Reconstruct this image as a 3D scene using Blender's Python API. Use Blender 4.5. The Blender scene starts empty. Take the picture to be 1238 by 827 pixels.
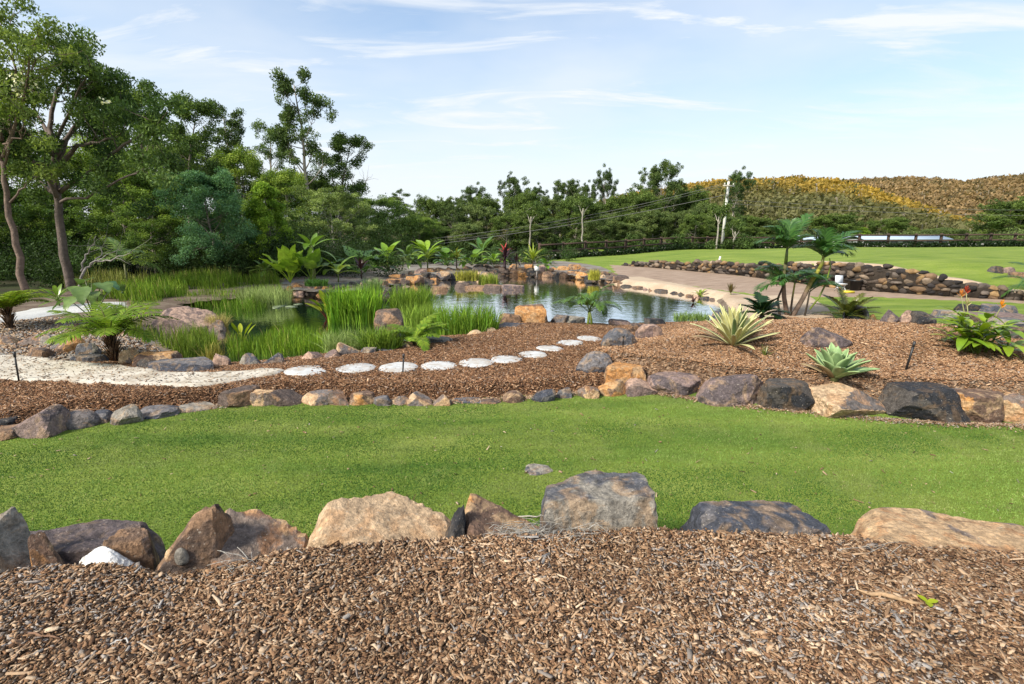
import bpy, bmesh, math, random
import numpy as np
from mathutils import Vector

random.seed(7)
R = math.radians
scene = bpy.context.scene
COL = scene.collection

# ------------------------------------------------------------------ camera
H = 2.2                       # eye height above the front lawn (z = 0)
PITCH = R(12.5)
FPX = 619.0                   # focal length in photo pixels (photo is 1238 x 827)
cam_d = bpy.data.cameras.new('camera')
cam_d.sensor_width = 36.0
cam_d.lens = 36.0 * FPX / 1238.0
cam_d.clip_start = 0.05
cam_d.clip_end = 6000
cam = bpy.data.objects.new('camera', cam_d)
COL.objects.link(cam)
cam.location = (0, 0, H)
cam.rotation_euler = (R(90) - PITCH, 0, 0)
scene.camera = cam

# ------------------------------------------------------------------ sky, sun, exposure
SUN_EL, SUN_AZ = R(42), R(-128)      # azimuth measured from +Y (view direction) clockwise: behind, to the left
world = bpy.data.worlds.new('World')
scene.world = world
world.use_nodes = True
nt = world.node_tree
nt.nodes.clear()
wo = nt.nodes.new('ShaderNodeOutputWorld')
bg = nt.nodes.new('ShaderNodeBackground')
sky = nt.nodes.new('ShaderNodeTexSky')
sky.sky_type = 'NISHITA'
sky.sun_disc = False
sky.sun_elevation = SUN_EL
sky.sun_rotation = SUN_AZ
sky.air_density = 1.0
sky.dust_density = 1.0
sky.ozone_density = 1.5
SKYS = 0.145
bg.inputs['Strength'].default_value = SKYS


def N(tree, typ, **kw):
    n = tree.nodes.new(typ)
    for k, v in kw.items():
        if k in n.inputs:
            n.inputs[k].default_value = v
        else:
            setattr(n, k, v)
    return n


def ramp(tree, fac, stops):
    n = tree.nodes.new('ShaderNodeValToRGB')
    e = n.color_ramp.elements
    while len(e) < len(stops):
        e.new(0.5)
    for i, (p, c) in enumerate(stops):
        e[i].position = p
        e[i].color = (c[0], c[1], c[2], 1) if hasattr(c, '__len__') else (c, c, c, 1)
    tree.links.new(fac, n.inputs[0])
    return n.outputs['Color']


def mixc(tree, fac, a, b, mode='MIX'):
    n = tree.nodes.new('ShaderNodeMix')
    n.data_type = 'RGBA'
    n.blend_type = mode
    for sock, v in ((n.inputs[0], fac), (n.inputs[6], a), (n.inputs[7], b)):
        if hasattr(v, 'links'):
            tree.links.new(v, sock)
        elif hasattr(v, '__len__'):
            sock.default_value = (v[0], v[1], v[2], 1)
        else:
            sock.default_value = v
    return n.outputs[2]


def math_n(tree, op, a, b=0.0, clamp=False):
    n = tree.nodes.new('ShaderNodeMath')
    n.operation = op
    n.use_clamp = clamp
    for i, v in enumerate((a, b)):
        if hasattr(v, 'links'):
            tree.links.new(v, n.inputs[i])
        else:
            n.inputs[i].default_value = v
    return n.outputs[0]


# high thin cloud: noise on the plane of the cloud deck, stretched by perspective towards the horizon
tc = nt.nodes.new('ShaderNodeTexCoord')
sep = nt.nodes.new('ShaderNodeSeparateXYZ')
nt.links.new(tc.outputs['Generated'], sep.inputs[0])
zc = math_n(nt, 'MAXIMUM', sep.outputs[2], 0.0)
den = math_n(nt, 'ADD', zc, 0.12)
cx = math_n(nt, 'DIVIDE', sep.outputs[0], den)
cy = math_n(nt, 'DIVIDE', sep.outputs[1], den)
comb = nt.nodes.new('ShaderNodeCombineXYZ')
nt.links.new(cx, comb.inputs[0])
nt.links.new(cy, comb.inputs[1])
mp = N(nt, 'ShaderNodeMapping')
mp.inputs['Rotation'].default_value = (0, 0, R(12))
mp.inputs['Scale'].default_value = (0.55, 1.5, 1)
mp.inputs['Location'].default_value = (3.1, 0.7, 0)
nt.links.new(comb.outputs[0], mp.inputs[0])
cn1 = N(nt, 'ShaderNodeTexNoise', Scale=1.5, Detail=10.0, Roughness=0.60, Distortion=0.9)
nt.links.new(mp.outputs[0], cn1.inputs['Vector'])
wisps = ramp(nt, cn1.outputs[0], [(0.43, 0.0), (0.54, 0.40), (0.65, 0.98)])
cn2 = N(nt, 'ShaderNodeTexNoise', Scale=0.55, Detail=5.0, Roughness=0.5)
nt.links.new(comb.outputs[0], cn2.inputs['Vector'])
veil = ramp(nt, cn2.outputs[0], [(0.34, 0.0), (0.62, 0.62)])
hz = ramp(nt, zc, [(0.0, 0.92), (0.10, 0.80), (0.20, 0.42), (0.32, 0.14), (0.6, 0.0)])
cn3 = N(nt, 'ShaderNodeTexNoise', Scale=1.1, Detail=8.0, Roughness=0.6, Distortion=0.6)
nt.links.new(mp.outputs[0], cn3.inputs['Vector'])
west = math_n(nt, 'MULTIPLY_ADD', sep.outputs[0], -1.1, True)
west.node.inputs[2].default_value = 0.12
west = math_n(nt, 'MULTIPLY', west, ramp(nt, cn3.outputs[0], [(0.30, 0.25), (0.62, 1.0)]))
cl = math_n(nt, 'MAXIMUM', math_n(nt, 'MAXIMUM', wisps, veil), math_n(nt, 'MINIMUM', west, 0.8))
inv = math_n(nt, 'MULTIPLY', math_n(nt, 'SUBTRACT', 1.0, cl), math_n(nt, 'SUBTRACT', 1.0, hz))
cover = math_n(nt, 'SUBTRACT', 1.0, inv, True)
skyb = mixc(nt, 1.0, sky.outputs[0], (0.80, 1.0, 1.09), 'MULTIPLY')
CLOUD = (0.68 / SKYS, 0.71 / SKYS, 0.74 / SKYS)
skyc = mixc(nt, cover, skyb, CLOUD)
nt.links.new(skyc, bg.inputs['Color'])
nt.links.new(bg.outputs[0], wo.inputs[0])

sun_d = bpy.data.lights.new('sun', 'SUN')
sun_d.energy = 5.0
sun_d.angle = R(12)
sun_d.color = (1.0, 0.93, 0.80)
sun = bpy.data.objects.new('sun', sun_d)
COL.objects.link(sun)
sdir = Vector((math.sin(SUN_AZ) * math.cos(SUN_EL), math.cos(SUN_AZ) * math.cos(SUN_EL), math.sin(SUN_EL)))
sun.rotation_euler = sdir.to_track_quat('Z', 'Y').to_euler()
sun.location = sdir * 50

vs = scene.view_settings
vs.view_transform = 'Standard'
vs.look = 'None'
vs.gamma = 1.0
vs.exposure = 0.48
vs.use_curve_mapping = False
scene.cycles.max_bounces = 6
scene.cycles.transparent_max_bounces = 4
scene.cycles.use_adaptive_sampling = True
scene.cycles.use_denoising = True

# ------------------------------------------------------------------ helpers
CP, SP = math.cos(PITCH), math.sin(PITCH)


def ray(px, py):
    dx, dy = (px - 619.0) / FPX, (413.5 - py) / FPX
    return np.array([dx, CP + dy * SP, -SP + dy * CP])


def G(px, py, z=0.0):
    d = ray(px, py)
    t = (z - H) / d[2]
    return (d[0] * t, d[1] * t)


def at_depth(px, py, y):
    d = ray(px, py)
    t = y / d[1]
    return np.array([d[0] * t, y, H + d[2] * t])


def PX(pts, z=0.0):
    return [G(a, b, z) for a, b in pts]


def ss(a, b, x):
    t = np.clip((x - a) / (b - a), 0, 1)
    return t * t * (3 - 2 * t)


def sd(poly, x, y):
    """signed distance to a polygon, positive inside"""
    x = np.asarray(x, float); y = np.asarray(y, float)
    best = np.full(x.shape, 1e9)
    ins = np.zeros(x.shape, bool)
    n = len(poly)
    for i in range(n):
        ax, ay = poly[i]; bx, by = poly[(i + 1) % n]
        ex, ey = bx - ax, by - ay
        L = ex * ex + ey * ey + 1e-12
        t = np.clip(((x - ax) * ex + (y - ay) * ey) / L, 0, 1)
        best = np.minimum(best, (x - ax - t * ex) ** 2 + (y - ay - t * ey) ** 2)
        cond = (ay > y) != (by > y)
        xi = ax + (y - ay) * ex / (ey if abs(ey) > 1e-12 else 1e-12)
        ins ^= cond & (x < xi)
    d = np.sqrt(best)
    return np.where(ins, d, -d)


def _hash(i, j, k, s):
    n = (i * 374761393 + j * 668265263 + k * 2147483647 + s * 1274126177) & 0xffffffff
    n = ((n ^ (n >> 13)) * 1274126177) & 0xffffffff
    n = (n ^ (n >> 16)) & 0xffffffff
    return n / 4294967295.0


def vnoise(p, s=0):
    p = np.asarray(p, float)
    f = np.floor(p).astype(np.int64)
    u = p - f
    u = u * u * (3 - 2 * u)
    r = 0
    for a in (0, 1):
        for b in (0, 1):
            for c in (0, 1):
                w = (u[:, 0] if a else 1 - u[:, 0]) * (u[:, 1] if b else 1 - u[:, 1]) * (u[:, 2] if c else 1 - u[:, 2])
                r = r + w * _hash(f[:, 0] + a, f[:, 1] + b, f[:, 2] + c, s)
    return r


def fbm(p, s=0, octv=4):
    r, a = 0, 0.5
    for o in range(octv):
        r = r + a * vnoise(np.asarray(p) * (2 ** o) + 17.3 * o, s + o)
        a *= 0.5
    return r / (1 - 0.5 ** octv)


def n2(x, y, sc, s=0, octv=3):
    x = np.asarray(x, float); y = np.asarray(y, float)
    p = np.stack([x.ravel() * sc, y.ravel() * sc, np.zeros(x.size)], 1)
    return fbm(p, s, octv).reshape(x.shape)


def make_mesh(name, V, F, col=None, smooth=False):
    V = np.asarray(V, np.float32).reshape(-1, 3)
    Fs = F if isinstance(F, list) and isinstance(F[0], np.ndarray) else [F]
    Fs = [np.asarray(f, np.int32) for f in Fs if len(f)]
    me = bpy.data.meshes.new(name)
    me.vertices.add(len(V))
    me.vertices.foreach_set('co', V.ravel())
    loops = np.concatenate([f.ravel() for f in Fs])
    tot = np.concatenate([np.full(len(f), f.shape[1], np.int32) for f in Fs])
    start = np.concatenate([[0], np.cumsum(tot)[:-1]]).astype(np.int32)
    me.loops.add(len(loops))
    me.loops.foreach_set('vertex_index', loops)
    me.polygons.add(len(tot))
    me.polygons.foreach_set('loop_start', start)
    me.polygons.foreach_set('loop_total', tot)
    if smooth:
        me.polygons.foreach_set('use_smooth', np.ones(len(tot), bool))
    if col is not None:
        c = np.asarray(col, np.float32)
        if c.ndim == 1:
            c = np.tile(c, (len(V), 1))
        a = me.color_attributes.new('tint', 'FLOAT_COLOR', 'POINT')
        a.data.foreach_set('color', np.concatenate([c[:, :3], np.ones((len(V), 1), np.float32)], 1).ravel())
    me.update(calc_edges=True)
    return me


def obj(name, V, F, mat, parent=None, col=None, smooth=False, loc=None, label=None):
    me = make_mesh(name, V, F, col, smooth)
    me.materials.append(mat)
    o = bpy.data.objects.new(name, me)
    COL.objects.link(o)
    if parent is not None:
        o.parent = parent
    if loc is not None:
        o.location = loc
    if label:
        o['label'] = label
    return o


def tag(o, label, cat, group=None):
    o['label'] = label
    o['category'] = cat
    if group:
        o['group'] = group
    return o


def thing(name, label, cat, loc=(0, 0, 0), group=None):
    o = bpy.data.objects.new(name, None)
    o.empty_display_size = 0.2
    COL.objects.link(o)
    o.location = loc
    return tag(o, label, cat, group)


def kind(o, k):
    o['kind'] = k
    return o


def dup(root, loc, rotz=0.0, scale=(1, 1, 1), label=None, group=None):
    r = root.copy()
    COL.objects.link(r)
    r.location = loc
    r.rotation_euler = (0, 0, rotz)
    r.scale = scale
    if label:
        r['label'] = label
    if group:
        r['group'] = group
    for ch in list(root.children):
        c = ch.copy()
        COL.objects.link(c)
        c.parent = r
        for g in list(ch.children):
            d = g.copy()
            COL.objects.link(d)
            d.parent = c
    return r


class MB:
    """collects vertices, faces and colours into one mesh"""
    def __init__(self):
        self.V, self.F3, self.F4, self.C, self.n = [], [], [], [], 0

    def add(self, V, F, col=(1, 1, 1)):
        V = np.asarray(V, float).reshape(-1, 3)
        F = np.asarray(F, int)
        (self.F3 if F.shape[1] == 3 else self.F4).append(F + self.n)
        c = np.asarray(col, float)
        self.C.append(np.tile(c, (len(V), 1)) if c.ndim == 1 else c)
        self.V.append(V)
        self.n += len(V)

    def data(self):
        V = np.concatenate(self.V)
        F = []
        if self.F3:
            F.append(np.concatenate(self.F3))
        if self.F4:
            F.append(np.concatenate(self.F4))
        return V, F, np.concatenate(self.C)

    def build(self, name, mat, parent=None, smooth=False, loc=None, label=None):
        V, F, C = self.data()
        return obj(name, V, F, mat, parent, C, smooth, loc, label)


def tube(P, rad, ns=6, cap=True):
    P = np.asarray(P, float)
    n = len(P)
    rad = np.full(n, rad) if np.isscalar(rad) else np.asarray(rad, float)
    T = np.gradient(P, axis=0)
    T /= np.linalg.norm(T, axis=1, keepdims=True) + 1e-9
    ref = np.array([0.0, 0, 1]) if abs(T[:, 2]).mean() < 0.8 else np.array([1.0, 0, 0])
    A = np.cross(T, ref); A /= np.linalg.norm(A, axis=1, keepdims=True) + 1e-9
    B = np.cross(T, A)
    ang = np.arange(ns) * 2 * np.pi / ns
    V = P[:, None, :] + rad[:, None, None] * (np.cos(ang)[None, :, None] * A[:, None, :] + np.sin(ang)[None, :, None] * B[:, None, :])
    V = V.reshape(-1, 3)
    i = np.arange(n - 1)[:, None] * ns
    j = np.arange(ns)[None, :]
    k = (j + 1) % ns
    F = np.stack([i + j, i + k, i + ns + k, i + ns + j], -1).reshape(-1, 4)
    if cap:
        V = np.concatenate([V, P[-1:], P[:1]])
        m = len(V)
        a = (n - 1) * ns
        Fc = [[a + q, a + (q + 1) % ns, m - 2, m - 2] for q in range(ns)] + [[(q + 1) % ns, q, m - 1, m - 1] for q in range(ns)]
        # caps as thin quads would be degenerate: use mid ring vertices instead
        Fc = [[a + q, a + (q + 1) % ns, m - 2] for q in range(ns)] + [[(q + 1) % ns, q, m - 1] for q in range(ns)]
        return V, F, np.array(Fc)
    return V, F, np.zeros((0, 3), int)


def add_tube(mb, P, rad, ns=6, col=(1, 1, 1)):
    V, F, Fc = tube(P, rad, ns)
    base = mb.n
    mb.add(V, F, col)
    if len(Fc):
        mb.F3.append(Fc + base)


def add_box(mb, c, s, col=(1, 1, 1), rz=0.0, bev=0.0):
    x, y, z = s[0] / 2, s[1] / 2, s[2] / 2
    V = np.array([[-x, -y, -z], [x, -y, -z], [x, y, -z], [-x, y, -z], [-x, -y, z], [x, -y, z], [x, y, z], [-x, y, z]])
    cr, sr = math.cos(rz), math.sin(rz)
    V = np.stack([V[:, 0] * cr - V[:, 1] * sr, V[:, 0] * sr + V[:, 1] * cr, V[:, 2]], 1) + np.asarray(c)
    mb.add(V, [[0, 3, 2, 1], [4, 5, 6, 7], [0, 1, 5, 4], [1, 2, 6, 5], [2, 3, 7, 6], [3, 0, 4, 7]], col)


# ------------------------------------------------------------------ materials
def new_mat(name):
    m = bpy.data.materials.new(name)
    m.use_nodes = True
    t = m.node_tree
    b = t.nodes['Principled BSDF']
    return m, t, b


def noise(t, vec, scale, detail=4.0, rough=0.55, dist=0.0):
    n = N(t, 'ShaderNodeTexNoise', Scale=scale, Detail=detail, Roughness=rough, Distortion=dist)
    if vec is not None:
        t.links.new(vec, n.inputs['Vector'])
    return n.outputs[0]


def bump(t, b, hgt, strength, dist):
    n = N(t, 'ShaderNodeBump', Strength=strength, Distance=dist)
    t.links.new(hgt, n.inputs['Height'])
    t.links.new(n.outputs[0], b.inputs['Normal'])


def world_pos(t):
    return t.nodes.new('ShaderNodeNewGeometry').outputs['Position']


def scaled(t, vec, s, rz=0.0):
    m = N(t, 'ShaderNodeMapping')
    m.inputs['Scale'].default_value = s
    m.inputs['Rotation'].default_value = (0, 0, rz)
    t.links.new(vec, m.inputs[0])
    return m.outputs[0]


def leaf_mat(name, trans=0.3, rough=0.5, spec=0.3):
    m, t, b = new_mat(name)
    a = N(t, 'ShaderNodeAttribute', attribute_name='tint')
    nz = noise(t, world_pos(t), 9.0, 3.0)
    c = mixc(t, 1.0, a.outputs['Color'], ramp(t, nz, [(0.3, 0.78), (0.7, 1.2)]), 'MULTIPLY')
    t.links.new(c, b.inputs['Base Color'])
    b.inputs['Roughness'].default_value = rough
    b.inputs['Specular IOR Level'].default_value = spec
    tr = N(t, 'ShaderNodeBsdfTranslucent')
    tcx = mixc(t, 1.0, c, (1.15, 1.2, 0.6), 'MULTIPLY')
    t.links.new(tcx, tr.inputs[0])
    mx = N(t, 'ShaderNodeMixShader')
    mx.inputs[0].default_value = trans
    t.links.new(b.outputs[0], mx.inputs[1])
    t.links.new(tr.outputs[0], mx.inputs[2])
    t.links.new(mx.outputs[0], t.nodes['Material Output'].inputs[0])
    return m


def tint_mat(name, rough=0.8, nscale=14.0, lo=0.75, hi=1.2, bscale=30.0, bstr=0.4, bdist=0.01, spec=0.3):
    m, t, b = new_mat(name)
    a = N(t, 'ShaderNodeAttribute', attribute_name='tint')
    p = world_pos(t)
    c = mixc(t, 1.0, a.outputs['Color'], ramp(t, noise(t, p, nscale, 5.0), [(0.3, lo), (0.7, hi)]), 'MULTIPLY')
    t.links.new(c, b.inputs['Base Color'])
    b.inputs['Roughness'].default_value = rough
    b.inputs['Specular IOR Level'].default_value = spec
    if bstr:
        bump(t, b, noise(t, p, bscale, 4.0), bstr, bdist)
    return m


def rock_mat(name, A, B, C, lo=0.42, hi=0.58, scale=2.6, vein=0.5, bstr=0.9):
    m, t, b = new_mat(name)
    tcn = t.nodes.new('ShaderNodeTexCoord')
    oi = t.nodes.new('ShaderNodeObjectInfo')
    off = N(t, 'ShaderNodeVectorMath', operation='MULTIPLY_ADD')
    cmb = t.nodes.new('ShaderNodeCombineXYZ')
    for i in range(3):
        t.links.new(oi.outputs['Random'], cmb.inputs[i])
    t.links.new(cmb.outputs[0], off.inputs[0])
    off.inputs[1].default_value = (37.0, 91.0, 53.0)
    t.links.new(tcn.outputs['Object'], off.inputs[2])
    p = off.outputs[0]
    n1 = noise(t, p, scale, 7.0, 0.62, 0.6)
    fa = N(t, 'ShaderNodeAttribute', attribute_name='tint')
    n1f = math_n(t, 'ADD', n1, math_n(t, 'MULTIPLY', math_n(t, 'SUBTRACT', fa.outputs['Fac'], 0.5), 0.46))
    base = mixc(t, ramp(t, n1f, [(lo + .04, 0.0), (hi - .03, 1.0)]), A, B)
    n2_ = noise(t, p, scale * 1.9, 6.0, 0.6, 1.1)
    base = mixc(t, math_n(t, 'MULTIPLY', ramp(t, n2_, [(0.50, 0.0), (0.60, 1.0)]), vein), base, C)
    n3 = noise(t, p, 16.0, 8.0, 0.7)
    base = mixc(t, 1.0, base, ramp(t, n3, [(0.28, 0.35), (0.5, 0.95), (0.72, 1.6)]), 'MULTIPLY')
    n5 = noise(t, p, 48.0, 6.0, 0.7)
    base = mixc(t, 1.0, base, ramp(t, n5, [(0.3, 0.62), (0.7, 1.35)]), 'MULTIPLY')
    # fracture lines
    vo = N(t, 'ShaderNodeTexVoronoi', Scale=4.2, feature='DISTANCE_TO_EDGE')
    wv = N(t, 'ShaderNodeVectorMath', operation='MULTIPLY_ADD')
    nv = N(t, 'ShaderNodeTexNoise', Scale=5.0, Detail=4.0)
    t.links.new(p, nv.inputs['Vector'])
    t.links.new(nv.outputs['Color'], wv.inputs[0])
    wv.inputs[1].default_value = (0.5, 0.5, 0.5)
    t.links.new(p, wv.inputs[2])
    t.links.new(wv.outputs[0], vo.inputs['Vector'])
    crack = ramp(t, vo.outputs['Distance'], [(0.0, 0.7), (0.02, 1.0)])
    base = mixc(t, 0.4, base, mixc(t, 1.0, base, crack, 'MULTIPLY'))
    # pale lichen specks
    n4 = noise(t, p, 55.0, 2.0)
    base = mixc(t, ramp(t, n4, [(0.66, 0.0), (0.72, 0.55)]), base, (0.52, 0.46, 0.38))
    t.links.new(base, b.inputs['Base Color'])
    b.inputs['Roughness'].default_value = 0.82
    b.inputs['Specular IOR Level'].default_value = 0.35
    hgt = math_n(t, 'ADD', math_n(t, 'ADD', math_n(t, 'MULTIPLY', n3, 0.6), math_n(t, 'MULTIPLY', n5, 0.35)), math_n(t, 'ADD', n1, math_n(t, 'MULTIPLY', crack, 0.08)))
    bump(t, b, hgt, bstr, 0.05)
    return m


ROCK = {
    'grey':   rock_mat('rock_grey', (.10, .10, .112), (.25, .225, .19), (.36, .22, .11)),
    'slate':  rock_mat('rock_slate', (.055, .06, .078), (.15, .14, .145), (.32, .21, .12), vein=0.55),
    'dark':   rock_mat('rock_dark', (.022, .023, .028), (.075, .066, .06), (.16, .10, .055), vein=0.55),
    'brown':  rock_mat('rock_brown', (.105, .075, .062), (.26, .155, .09), (.06, .045, .042), vein=0.6),
    'rust':   rock_mat('rock_rust', (.14, .085, .06), (.44, .215, .075), (.50, .34, .19), vein=0.6),
    'tan':    rock_mat('rock_tan', (.19, .145, .12), (.47, .315, .18), (.36, .165, .065), lo=.43, hi=.55, vein=0.6),
    'cream':  rock_mat('rock_cream', (.15, .13, .125), (.49, .345, .215), (.42, .23, .11), lo=.43, hi=.54, vein=0.55),
    'pink':   rock_mat('rock_pink', (.19, .13, .115), (.44, .29, .215), (.12, .095, .09), vein=0.6),
    'purple': rock_mat('rock_purple', (.10, .078, .08), (.225, .16, .145), (.38, .25, .15), vein=0.55),
    'white':  rock_mat('rock_white', (.60, .59, .57), (.76, .75, .73), (.42, .37, .32), vein=0.3, bstr=0.6),
}


def mulch_mat(name, cols, scale=46.0, patch=(0.5, 0.46, 0.42), patch_amt=0.35):
    m, t, b = new_mat(name)
    p = world_pos(t)
    warp = N(t, 'ShaderNodeVectorMath', operation='MULTIPLY_ADD')
    nw = N(t, 'ShaderNodeTexNoise', Scale=18.0, Detail=3.0)
    t.links.new(p, nw.inputs['Vector'])
    t.links.new(nw.outputs['Color'], warp.inputs[0])
    warp.inputs[1].default_value = (0.06, 0.06, 0.06)
    t.links.new(p, warp.inputs[2])
    v = N(t, 'ShaderNodeTexVoronoi', Scale=scale)
    t.links.new(warp.outputs[0], v.inputs['Vector'])
    sx = t.nodes.new('ShaderNodeSeparateColor')
    t.links.new(v.outputs['Color'], sx.inputs[0])
    c = ramp(t, sx.outputs[0], [(i / max(1, len(cols) - 1), q) for i, q in enumerate(cols)])
    big = noise(t, p, 1.3, 4.0)
    c = mixc(t, 1.0, c, ramp(t, big, [(0.3, 0.7), (0.7, 1.2)]), 'MULTIPLY')
    g = ramp(t, noise(t, p, 0.9, 5.0, 0.6), [(0.58, 0.0), (0.72, patch_amt)])
    c = mixc(t, g, c, patch)
    t.links.new(c, b.inputs['Base Color'])
    b.inputs['Roughness'].default_value = 0.95
    b.inputs['Specular IOR Level'].default_value = 0.1
    bump(t, b, math_n(t, 'ADD', sx.outputs[1], noise(t, p, 60.0, 3.0)), 0.9, 0.03)
    return m


M_mulch_front = mulch_mat('mulch_front', [(.05, .032, .021), (.10, .06, .038), (.16, .10, .063), (.23, .15, .1)], 80, (.12, .105, .095))
M_mulch_bed = mulch_mat('mulch_bed', [(.04, .021, .013), (.085, .043, .025), (.13, .07, .04), (.18, .105, .06)], 50, (.13, .08, .05))
M_mulch_mound = mulch_mat('mulch_mound', [(.06, .036, .024), (.15, .092, .058), (.24, .155, .1), (.34, .235, .155)], 34, (.25, .20, .15))


def lawn_mat():
    m, t, b = new_mat('lawn')
    p = world_pos(t)
    streak = noise(t, scaled(t, p, (0.35, 1.5, 1), R(8)), 1.1, 5.0, 0.6)
    c = ramp(t, streak, [(0.30, (.09, .16, .022)), (0.5, (.17, .235, .036)), (0.72, (.26, .31, .065))])
    c = mixc(t, ramp(t, noise(t, p, 2.3, 5.0, 0.65), [(0.5, 0.0), (0.75, 0.6)]), c, (.19, .235, .065))
    c = mixc(t, 1.0, c, ramp(t, noise(t, p, 42.0, 4.0, 0.7), [(0.25, 0.55), (0.75, 1.35)]), 'MULTIPLY')
    t.links.new(c, b.inputs['Base Color'])
    b.inputs['Roughness'].default_value = 0.9
    b.inputs['Specular IOR Level'].default_value = 0.15
    bump(t, b, noise(t, p, 60.0, 4.0, 0.7), 0.8, 0.03)
    return m


def gravel_mat(name, c0, c1, c2, scale=40.0, patchc=None, pscale=1.2, rough=0.95, bs=0.5):
    m, t, b = new_mat(name)
    p = world_pos(t)
    c = ramp(t, noise(t, p, scale, 6.0, 0.75), [(0.25, c0), (0.5, c1), (0.75, c2)])
    if patchc is not None:
        c = mixc(t, ramp(t, noise(t, p, pscale, 6.0, 0.65), [(0.46, 0.0), (0.62, 0.85)]), c, patchc)
    c = mixc(t, 1.0, c, ramp(t, noise(t, p, 0.7, 4.0), [(0.3, 0.85), (0.7, 1.12)]), 'MULTIPLY')
    t.links.new(c, b.inputs['Base Color'])
    b.inputs['Roughness'].default_value = rough
    b.inputs['Specular IOR Level'].default_value = 0.15
    bump(t, b, noise(t, p, scale, 4.0, 0.7), bs, 0.02)
    return m


M_lawn = lawn_mat()
M_sand = gravel_mat('pale_sand', (.34, .30, .25), (.50, .455, .385), (.62, .58, .51), 26, (.30, .25, .19), 3.2)
M_gravel = gravel_mat('grey_gravel', (.07, .063, .055), (.155, .14, .12), (.26, .235, .20), 26, (.23, .16, .10), 1.6)
M_apron = gravel_mat('tan_sand', (.30, .23, .165), (.42, .33, .24), (.52, .42, .32), 18, (.36, .26, .18), 1.0)
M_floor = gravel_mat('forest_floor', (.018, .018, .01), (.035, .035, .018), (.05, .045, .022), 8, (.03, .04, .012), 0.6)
M_bank = gravel_mat('bank_soil', (.055, .04, .03), (.11, .08, .06), (.17, .13, .10), 14, (.20, .16, .12), 1.5)
M_pale_bank = gravel_mat('pale_bank', (.11, .10, .09), (.21, .195, .175), (.32, .30, .27), 16, (.13, .095, .07), 1.0)
M_concrete = gravel_mat('pale_concrete', (.36, .36, .35), (.46, .46, .45), (.56, .56, .55), 20)
M_step = gravel_mat('stepping_stone', (.34, .34, .34), (.48, .485, .485), (.59, .595, .60), 9, (.36, .31, .26), 5.0, bs=0.4)


def drive_mat():
    m, t, b = new_mat('driveway')
    p = world_pos(t)
    c = ramp(t, noise(t, scaled(t, p, (0.9, 1.6, 1), R(-35)), 1.5, 6.0, 0.6), [(0.3, (.20, .135, .09)), (0.5, (.27, .19, .135)), (0.72, (.34, .255, .19))])
    c = mixc(t, 1.0, c, ramp(t, noise(t, p, 30.0, 5.0, 0.7), [(0.25, 0.7), (0.75, 1.25)]), 'MULTIPLY')
    wv = N(t, 'ShaderNodeTexWave', Scale=0.8, Distortion=3.0, Detail=3.0)
    t.links.new(scaled(t, p, (1, 1, 1), R(40)), wv.inputs['Vector'])
    c = mixc(t, 1.0, c, ramp(t, wv.outputs['Fac'], [(0.0, 0.95), (1.0, 1.03)]), 'MULTIPLY')
    t.links.new(c, b.inputs['Base Color'])
    b.inputs['Roughness'].default_value = 0.9
    bump(t, b, noise(t, p, 30.0, 4.0, 0.7), 0.4, 0.02)
    return m


M_drive = drive_mat()


def water_mat():
    m, t, b = new_mat('pond_water')
    p = world_pos(t)
    b.inputs['Base Color'].default_value = (.006, .014, .009, 1)
    b.inputs['Roughness'].default_value = 0.0
    b.inputs['Specular IOR Level'].default_value = 0.0
    gl = N(t, 'ShaderNodeBsdfGlossy', Roughness=0.0)
    gl.inputs['Color'].default_value = (1, 1, 1, 1)
    lw = N(t, 'ShaderNodeLayerWeight', Blend=0.5)
    mx = t.nodes.new('ShaderNodeMixShader')
    t.links.new(ramp(t, lw.outputs['Facing'], [(0.0, 0.03), (0.55, 0.12), (0.78, 0.66), (0.90, 0.97)]), mx.inputs[0])
    t.links.new(b.outputs[0], mx.inputs[1])
    t.links.new(gl.outputs[0], mx.inputs[2])
    t.links.new(mx.outputs[0], t.nodes['Material Output'].inputs[0])
    w = math_n(t, 'ADD', noise(t, scaled(t, p, (1.0, 1.0, 1.0)), 5.5, 3.0, 0.55), math_n(t, 'MULTIPLY', noise(t, p, 1.6, 2.0), 1.0))
    bn = N(t, 'ShaderNodeBump', Strength=0.085, Distance=0.05)
    t.links.new(w, bn.inputs['Height'])
    t.links.new(bn.outputs[0], gl.inputs['Normal'])
    return m


M_water = water_mat()
M_leaf = leaf_mat('foliage', 0.34, 0.6, 0.15)
M_gloss = leaf_mat('glossy_leaf', 0.28, 0.34, 0.5)
M_thick = leaf_mat('thick_leaf', 0.08, 0.45, 0.4)
M_grass = leaf_mat('grass_blade', 0.25, 0.6, 0.2)
M_bark = tint_mat('bark', 0.9, 7.0, 0.6, 1.3, 22.0, 0.8, 0.03)
M_chip = tint_mat('wood_chip', 0.9, 70.0, 0.75, 1.2, 160.0, 0.5, 0.004, 0.15)
M_paint = tint_mat('painted', 0.55, 6.0, 0.9, 1.06, 40.0, 0.12, 0.003)
M_timber = tint_mat('timber', 0.85, 9.0, 0.7, 1.25, 30.0, 0.5, 0.01)
M_metal = tint_mat('dark_metal', 0.45, 12.0, 0.85, 1.15, 40.0, 0.1, 0.002, 0.5)

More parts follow.
